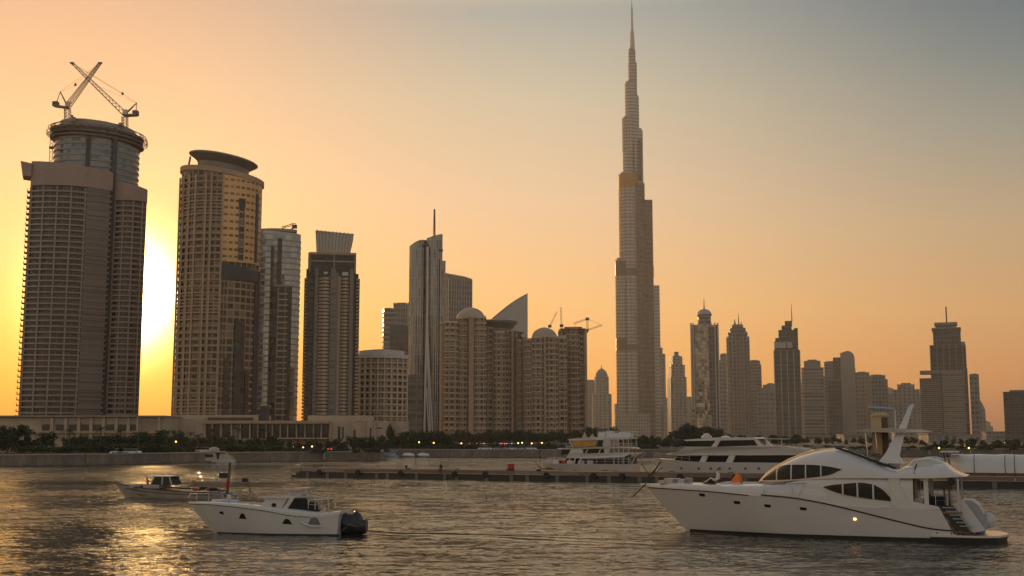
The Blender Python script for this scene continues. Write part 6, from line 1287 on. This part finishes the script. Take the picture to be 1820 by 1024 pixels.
# cabin trunk, roof, windscreen frame, helm
DZ = curve(gT)
ca = [q(px, py, -.95) for px, py in ((445, 902), (462, 899), (470, 892), (474, 885), (505, 884), (512, 884), (500, 906), (470, 906))]
prof(t, 'cabin_trunk', 'gelcoat', ca, 1.0)
pl = [q(px, py, -1.0) for px, py in ((458, 882.5), (462, 885), (500, 885.8), (548, 884.5), (548, 882.8), (500, 881))]; prof(t, 'cabin_roof', 'gelcoat', pl, 1.15)
fr_p = [q(px, py, -1.2) for px, py in ((502, 905), (510, 906), (524, 884), (517, 883.5))]; prof(t, 'windscreen_pillar', 'gelcoat', fr_p, None, y0=(-1.25, -1.12)); prof(t, 'windscreen_pillar', 'gelcoat', fr_p, None, y0=(1.12, 1.25))
prof(t, 'side_glass', 'yacht_glass', [q(px, py, -1.15) for px, py in ((512, 904), (548, 908), (546, 886), (524, 885))], None, y0=(-1.14, -1.10))
x, z = q(487, 898, -1.0); MB().lathe([(.16, 0), (.17, .03), (.02, .05)], 16).v; MB().tube([(x, -1.06, z), (x, -.99, z)], .15, 14).build('cabin_port', 'yacht_glass', t)
fb = [q(px, py, -.6) for px, py in ((513, 883), (534, 883), (543, 870), (512, 870.5))]; prof(t, 'flybridge_box', 'gelcoat_warm', fb, .65)
fb = [q(px, py, -.6) for px, py in ((508, 869.5), (515, 871.5), (530, 872.5), (545, 869.5), (546, 867.5), (528, 867.5))]; prof(t, 'flybridge_roof', 'gelcoat_warm', fb, .85)
MB().tube([(q(545, 869)[0], -.7, q(545, 869)[1]), (q(540, 884)[0], -.7, q(540, 884)[1])], .03, 5).build('flybridge_strut', 'chrome', t)
rail(t, [(q(px, 0 + py, -1.35)[0], -1.35, q(px, py, -1.35)[1]) for px, py in ((548, 905), (560, 906), (572, 906), (584, 905), (596, 903))], .62, .025, name='cockpit_rail')
MB().tube([(q(524, 884)[0], -1.2, q(524, 884)[1]), (q(596, 886)[0], -1.2, q(596, 885)[1])], .025, 5).build('awning_rail', 'chrome', t)
rail(t, [(c0[0] + .1, 0, c0[1] + .12), (c0[0] + .8, -.55, DZ(c0[0] + .8)), (c0[0] + 1.8, -.9, DZ(c0[0] + 1.8)), (c0[0] + 2.9, -1.1, DZ(c0[0] + 2.9)), (c0[0] + 4.0, -1.2, DZ(c0[0] + 4.0))], .55, .02, name='pulpit', mid=False)
MB().tube([(c0[0] + .1, .05, c0[1] + .62), (c0[0] - .05, 0, c0[1] + .4)], .02, 5).build('pulpit_end', 'chrome', t)
MB().loft([[(c0[0] + x, -y, c0[1] + .28 + zz_) for y, zz_ in ((.16, 0), (.16, .12), (-.16, .12), (-.16, 0))] for x, zz_ in ((-.35, .0), (.25, .2), (.7, .3))]).build('bow_plank', 'teak', t)
for px, w_, mt, h_ in ((395, .45, 'pale_blue', .14), (412, .4, 'pale_blue', .12), (404, .1, 'white_cloth', .42), (380, .2, 'white_cloth', .12)): x = q(px, 890, -.4)[0]; MB().loft([[(x + dx, y * k2, DZ(x) + zq) for y, zq in ((-.7, -.03), (-.5, h_), (0, h_ * 1.2), (.2, -.03))] for dx, k2 in ((-w_, .5), (0, 1), (w_, .6))]).build('deck_cushion', mt, t, True)
# cockpit clutter
for px, py, sx_, sz_, mt in ((529, 899, .28, .35, 'dark_cloth'), (541, 903, .5, .22, 'tarp'), (556, 901, .38, .38, 'dark_cloth'), (553, 907, .6, .14, 'tarp'), (570, 902, .2, .22, 'beige_column'), (577, 906, .12, .18, 'white_cloth')):
    x, z = q(px, py, -.7); m = MB(); rr = random.Random(int(px)); m.loft([[(x + dx * sx_, -.7 + math.cos(k2 * .785) * sx_ * f_ * .8, z + math.sin(k2 * .785) * sz_ * f_ * rr.uniform(.85, 1.1)) for k2 in range(8)] for dx, f_ in ((-1, .3), (-.6, .85), (0, 1), (.6, .8), (1, .3))]).build('stowed_gear', mt, t, True)
for px, tx in ((583, 578), (588, 590)): x, z = q(px, 908, -.6); x2, z2_ = q(tx, 886, -.6); MB().tube([(x, -.6, z), (x2, -.6, z2_)], .025, 5).build('rod', 'wood_dark', t)
# deck person in a yellow jacket
x, z = q(586, 908, -.5); wpos = C.o + C.e * x + C.n * -.5 + Vector((0, 0, z - .05))
person('person in a yellow jacket seated at the stern of the cabin cruiser', wpos, t.rotation_euler.z, {'pel': (0, 0, .1), 'chest': (0, 0, .42), 'neck': (0, 0, .58), 'head': (-.02, 0, .66), 'top': (-.02, 0, .8), 'lsh': (0, -.18, .5), 'lel': (-.06, -.24, .27), 'lha': (-.24, -.16, .17), 'rsh': (0, .18, .5), 'rel': (-.06, .24, .27), 'rha': (-.24, .16, .17),
        'lkn': (-.38, -.1, .12), 'lan': (-.42, -.1, -.22), 'lto': (-.56, -.1, -.25), 'rkn': (-.38, .1, .12), 'ran': (-.42, .1, -.22), 'rto': (-.56, .1, -.25)}, 'yellow_cloth', sc=.9)
# outboard under a black tarp
x0, x1 = q(601, 925, -.3)[0], q(650, 930, -.3)[0]; m = MB(); rr = random.Random(4); secs = []
for i in range(15):
    u = i / 14; x = x0 + (x1 - x0) * u; top = (q(620, 909, -.3)[1]) * (1 - .1 * u + .07 * math.sin(u * 13)) * (1 if .1 < u < .8 else .86) - .55 * max(0, u - .75) * 4 * .35; bt = -.05 + .25 * max(0, u - .7) * 2; c_ = (top + bt) / 2; hh = (top - bt) / 2
    secs.append([(x, -.05 + math.cos(R(20 * k2)) * (.75 - .35 * u) * rr.uniform(.82, 1.12), c_ + math.sin(R(20 * k2)) * hh * rr.uniform(.88, 1.07)) for k2 in range(18)])
m.loft(secs).build('engine_tarp', 'tarp', t, True)
for sy in (-.55, .2): MB().tube([(x0 + .3, sy - .2, .2), (x0 + .9, sy - .25, .7), (x0 + 1.5, sy - .1, .55)], .02, 4).build('tarp_cord', 'grey_metal', t)
# small flag on a tripod, standing on the deck
fp = C.o + C.e * q(447, 901, .6)[0] + C.n * .6; tz = DZ(q(447, 901, .6)[0]); L3 = lambda px, py: Vector((q(px, py, .6)[0] - q(447, 901, .6)[0], 0, q(px, py, .6)[1] - tz))
fl3 = thing('flag', 'small black flag on a leaning tripod pole on the cabin cruiser deck', 'flag', (fp.x, fp.y, tz), t.rotation_euler.z)
MB().tube([L3(447, 884), L3(440, 850)], .03, 6).build('pole', 'wood_dark', fl3); MB().tube([L3(447, 882), L3(431, 888)], .025, 5).tube([L3(447, 882), L3(446, 892)], .025, 5).tube([L3(447, 882), (0.35, .2, 0)], .025, 5).tube([L3(446, 890), (0, 0, 0)], .025, 5).build('tripod', 'wood_dark', fl3)
a_, b_ = L3(440, 850), L3(430, 857); MB().loft([[(x, .02 + .05 * math.sin(i * 1.5), a_.z), (x, -.02 + .05 * math.sin(i * 1.5), a_.z), (x, -.02 + .05 * math.sin(i * 1.5 + .5), b_.z), (x, .02 + .05 * math.sin(i * 1.5 + .5), b_.z)] for i, x in enumerate([a_.x + (b_.x - a_.x) * k2 / 4 for k2 in range(5)])]).build('cloth', 'dark_cloth', fl3)
MB().obox(L3(448, 880), (.14, 0, 0), (0, .1, 0), (0, 0, .16)).build('clamp', 'rose_panel', fl3)

# ------------------------------------------------------------------ wooden workboat
Wd = Boat('wooden_boat', 'old grey wooden boat with a small windowed cabin and a tall post at its stern', 'boat', (203, 858), 130.0, (396, 886), 124.5)
t = Wd.t; q = lambda px, py, y=-1.2: Wd.q(px, py, y); w0 = Wd.q(204, 858, 0)
sh = [w0] + [q(px, py, y) for px, py, y in ((225, 862, -.5), (260, 868, -1.0), (300, 872, -1.2), (345, 875, -1.2), (390, 876, -1.1))]; we = sh[-1][0]; Lw = we - w0[0]
wsf = hull(t, sh, [(w0[0], .05), (w0[0] + .12 * Lw, .6), (w0[0] + .35 * Lw, 1.15), (w0[0] + .7 * Lw, 1.25), (we, .9)], 1.5, [(0, .3), (.35, .6), (.8, .75), (1, .5)], 'hull_grey')
S5 = curve(sh); xs = [w0[0] + .1 + (Lw - .2) * i / 10 for i in range(11)]
patch(t, 'gunwale_strip', 'wood_dark', [(x, S5(x) - .06) for x in xs], [(x, S5(x) + .04) for x in xs], wsf, .05, 30, 1, thick=.1)
xs2 = [w0[0] + 2 + (Lw - 3) * i / 6 for i in range(7)]; patch(t, 'wale', 'wood_dark', [(x, S5(x) - .42 + .02 * i) for i, x in enumerate(xs2)], [(x, S5(x) - .34 + .02 * i) for i, x in enumerate(xs2)], wsf, .03, 30, 1, thick=.05)
xp = [q(px, 878)[0] for px in (237, 245, 256)]; patch(t, 'bare_patch', 'teak', [(xp[0], q(240, 878)[1] - .2), (xp[2], q(240, 879)[1] - .2)], [(xp[0], q(240, 876)[1] - .2), (xp[1], q(245, 875)[1] - .2), (xp[2], q(250, 878)[1] - .2)], wsf, .01, 8, 1, thick=.02)
cb_ = [q(px, py, -.8) for px, py in ((266, 863), (314, 863), (306, 862), (300, 848), (270, 848))]
zc_ = lambda px, py: q(px, py, -.8)
MB().prism(rect(zc_(266, 0)[0], zc_(316, 0)[0], -1.0, 1.0), S5(4) - .1, zc_(280, 861.5)[1]).build('cabin_base', 'hull_grey', t)
xa, xb, xc_, xd = zc_(268, 862)[0], zc_(306, 862)[0], zc_(299, 847)[0], zc_(275, 847)[0]; za, zb_ = zc_(280, 861.5)[1], zc_(280, 847.5)[1]
MB().prism(rect(xa, xb, -.85, .85), za, zb_, top=rect(xd - .1, xc_ + .1, -.7, .7)).build('cabin_glass', 'yacht_glass', t)
for (a1_, b1_), (a2_, b2_) in (((xa, -.87), (xd - .1, -.72)), ((xb, -.87), (xc_ + .1, -.72)), ((xa * .45 + xb * .55, -.87), (xd * .45 + xc_ * .55, -.72)), ((xa, .87), (xd - .1, .72)), ((xb, .87), (xc_ + .1, .72))):
    MB().tube([(a1_, b1_, za), (a2_, b2_, zb_)], .07, 5).build('cabin_frame', 'gelcoat_warm', t)
MB().loft([[(x, y, zb_ + .003 + h_) for y, h_ in ((-.85, 0), (-.8, .1), (0, .18), (.8, .1), (.85, 0))] for x in (xd - .35, xc_ + .35)]).build('cabin_roof', 'gelcoat_warm', t)
rail(t, [(x, -.7, zb_ + .1) for x in (xd - .2, (xd + xc_) / 2, xc_ + .2)], .16, .02, name='roof_rack', mat='wood_dark', mid=False)
for px, py, sx_, sz_, mt in ((310, 867, 1.4, .08, 'trim_black'), (328, 868, 1.0, .1, 'trim_black'), (348, 870, .35, .16, 'red_cloth'), (360, 868, .4, .2, 'dark_cloth'), (370, 870, .3, .14, 'red_cloth'), (378, 870, .5, .22, 'dark_cloth'), (392, 872, .4, .14, 'wood_dark'), (245, 866, .6, .12, 'wood_dark'), (253, 865, .25, .18, 'dark_cloth')):
    x, z = q(px, py, -.9); MB().loft([[(x + dx * sx_, -.75 + y * f_, z + zq * f_) for y, zq in ((-.3, -sz_), (-.3, sz_ * .7), (0, sz_), (.3, sz_ * .7), (.3, -sz_))] for dx, f_ in ((-1, .7), (-.5, 1), (.5, .9), (1, .6))]).build('stowed_gear', mt, t)
a, b = q(328, 867, -.6), q(340, 849, -.6); MB().tube([(a[0], -.6, a[1]), ((a[0] + b[0]) / 2 + .3, -.6, a[1] + .35), (b[0], -.6, b[1])], [.05, .05, .02], 5).build('curved_tiller', 'gelcoat_warm', t)
x, z = q(262, 864, -.5); wpos = Wd.o + Wd.e * x + Wd.n * -.5 + Vector((0, 0, S5(x) - .15))
person('person in orange leaning on the cabin front of the wooden boat', wpos, t.rotation_euler.z, {'pel': (.05, 0, .62), 'chest': (-.02, 0, .98), 'neck': (-.08, 0, 1.14), 'head': (-.12, 0, 1.22), 'top': (-.15, 0, 1.36), 'lsh': (-.03, -.18, 1.06), 'lel': (.1, -.25, .84), 'lha': (.25, -.2, .9), 'rsh': (-.03, .18, 1.06), 'rel': (.1, .25, .84), 'rha': (.25, .2, .9),
        'lkn': (-.02, -.1, .36), 'lan': (.06, -.1, .06), 'lto': (-.08, -.1, .03), 'rkn': (-.02, .1, .36), 'ran': (.06, .1, .06), 'rto': (-.08, .1, .03)}, 'orange_cloth', sc=.92)
po = q(404, 868, 0)[0]; pz, pt2, pr_ = q(404, 868, 0)[1], q(409, 822, 0)[1], q(405, 856, 0)[1]
MB().box(we - .4, po + .5, -.4, .4, S5(we) - .3, S5(we) - .1).build('stern_platform', 'wood_dark', t)
MB().tube([(po, 0, S5(we) - .2), (po + .25, 0, pt2)], [.15, .12], 8).build('stern_post', 'wood_dark', t); MB().tube([(po + .01, 0, pz), (po + .08, 0, pr_ + .1)], .19, 8).build('red_wrap', 'red_cloth', t)
a1_, a2_ = q(407, 840, 0), q(389, 850, 0)
MB().loft([[(x, .06 * math.sin(i) - .02, a1_[1] - .05 * (i % 3)), (x, .06 * math.sin(i) + .02, a1_[1] - .05 * (i % 3)), (x, .08 * math.sin(i + 1) + .02, a2_[1] + .04 * (i % 2)), (x, .08 * math.sin(i + 1) - .02, a2_[1] + .04 * (i % 2))] for i, x in enumerate([a1_[0] + (a2_[0] - a1_[0]) * k2 / 6 for k2 in range(7)])]).build('dark_flag', 'dark_cloth', t)

# ------------------------------------------------------------------ small boats at the far quays
def small_boat(label, pxa, pxb, pyw, mat, parts, name='small_boat', cat='boat', H=1.0, group=None):
    a = water(pxa, pyw); b = water(pxb, pyw); o = thing(name, label, cat, (a.x, a.y, 0), 0, group); L_2 = b.x - a.x
    hull(o, [(0, H * 1.35), (L_2 * .4, H * 1.05), (L_2, H)], [(0, .05), (L_2 * .2, .9), (L_2 * .5, 1.5), (L_2, 1.35)], L_2 * .1, [(0, .4), (.4, .75), (1, .9)], mat); parts(o, L_2, mpp(a.y), H); return o
def cruiser(o, L_2, k, H):
    X_ = lambda px: (px - 330) * k; zq = lambda py: (822 - py) * k
    MB().prism(rect(X_(340), X_(385), -1.2, 1.2), H * .95, zq(804), top=rect(X_(350), X_(382), -1, 1)).build('cabin', 'hull_grey', o)
    MB().box(X_(343), X_(378), -1.22, -1.0, zq(812), zq(807)).build('cabin_window', 'yacht_glass', o)
    MB().box(X_(352), X_(398), -1.3, 1.3, zq(804) + .003, zq(802)).build('upper_deck', 'hull_grey', o)
    MB().lathe([(X_(392) - X_(382), zq(802)), (X_(391) - X_(382), zq(798)), (X_(388) - X_(382), zq(795.5)), (.05, zq(794))], 18, X_(378), 0).build('canvas_dome', 'hull_grey', o, True)
    MB().prism(rect(X_(388), X_(410), -1.1, 1.1), H, zq(806), top=rect(X_(390), X_(398), -.9, .9)).build('aft_cover', 'hull_grey', o); MB().tube([(X_(398), -1.2, zq(802)), (X_(412), -1.2, zq(812)), (X_(418), -1.2, zq(818))], .12, 5).build('rail', 'yellow_cloth', o)
small_boat('small cruiser with a rounded canvas dome moored at the left quay', 332, 418, 822.5, 'gelcoat', cruiser, 'small_cruiser', 'motorboat', .8)
def ferry(o, L_2, k, H):
    for i in range(6): MB().box(.5 + i * L_2 * .15, .6 + i * L_2 * .15, -1.2, -1.1, H, H + 1.2).build('post', 'gelcoat', o)
    MB().box(.2, L_2 * .9, -1.3, 1.3, H + 1.2, H + 1.35).build('roof', 'pale_blue', o); MB().box(.8, L_2 * .8, -1.0, 1.0, H - .1, H + .8).build('cabin', 'pale_blue', o)
small_boat('small open ferry with a flat pale blue roof at the corner of the quay', 675, 709, 813.2, 'pale_blue', ferry, 'small_ferry', 'boat', .7)
def cover(o, L_2, k, H): MB().loft([[(x, y * f_, H * .9 + z * f_) for y, z in ((-1.3, 0), (-.8, .6), (0, .9), (.8, .6), (1.3, 0))] for x, f_ in ((.6, .3), (L_2 * .3, .9), (L_2 * .6, 1), (L_2 * .95, .6))]).build('canvas_cover', 'white_cloth', o)
small_boat('low grey covered boat right of the small open ferry', 711, 738, 813.3, 'hull_grey', cover, H=.6); small_boat('low grey covered boat second from the small open ferry', 738, 764, 813.3, 'hull_grey', cover, H=.6)
def canopy(o, L_2, k, H):
    for x in (.25, .6): MB().box(L_2 * x, L_2 * x + .1, -1, -.9, H, H + 1.0).build('post', 'trim_black', o)
    MB().box(L_2 * .18, L_2 * .72, -1.2, 1.2, H + 1.0, H + 1.15).build('canopy', 'gelcoat', o); MB().box(L_2 * .5, L_2 * .85, -1, 1, H * .8, H + .45).build('seat_box', 'hull_grey', o)
b4 = small_boat('small dark hulled boat with a white canopy moored before the low podium', 113, 160, 826, 'wood_dark', canopy, H=.9)
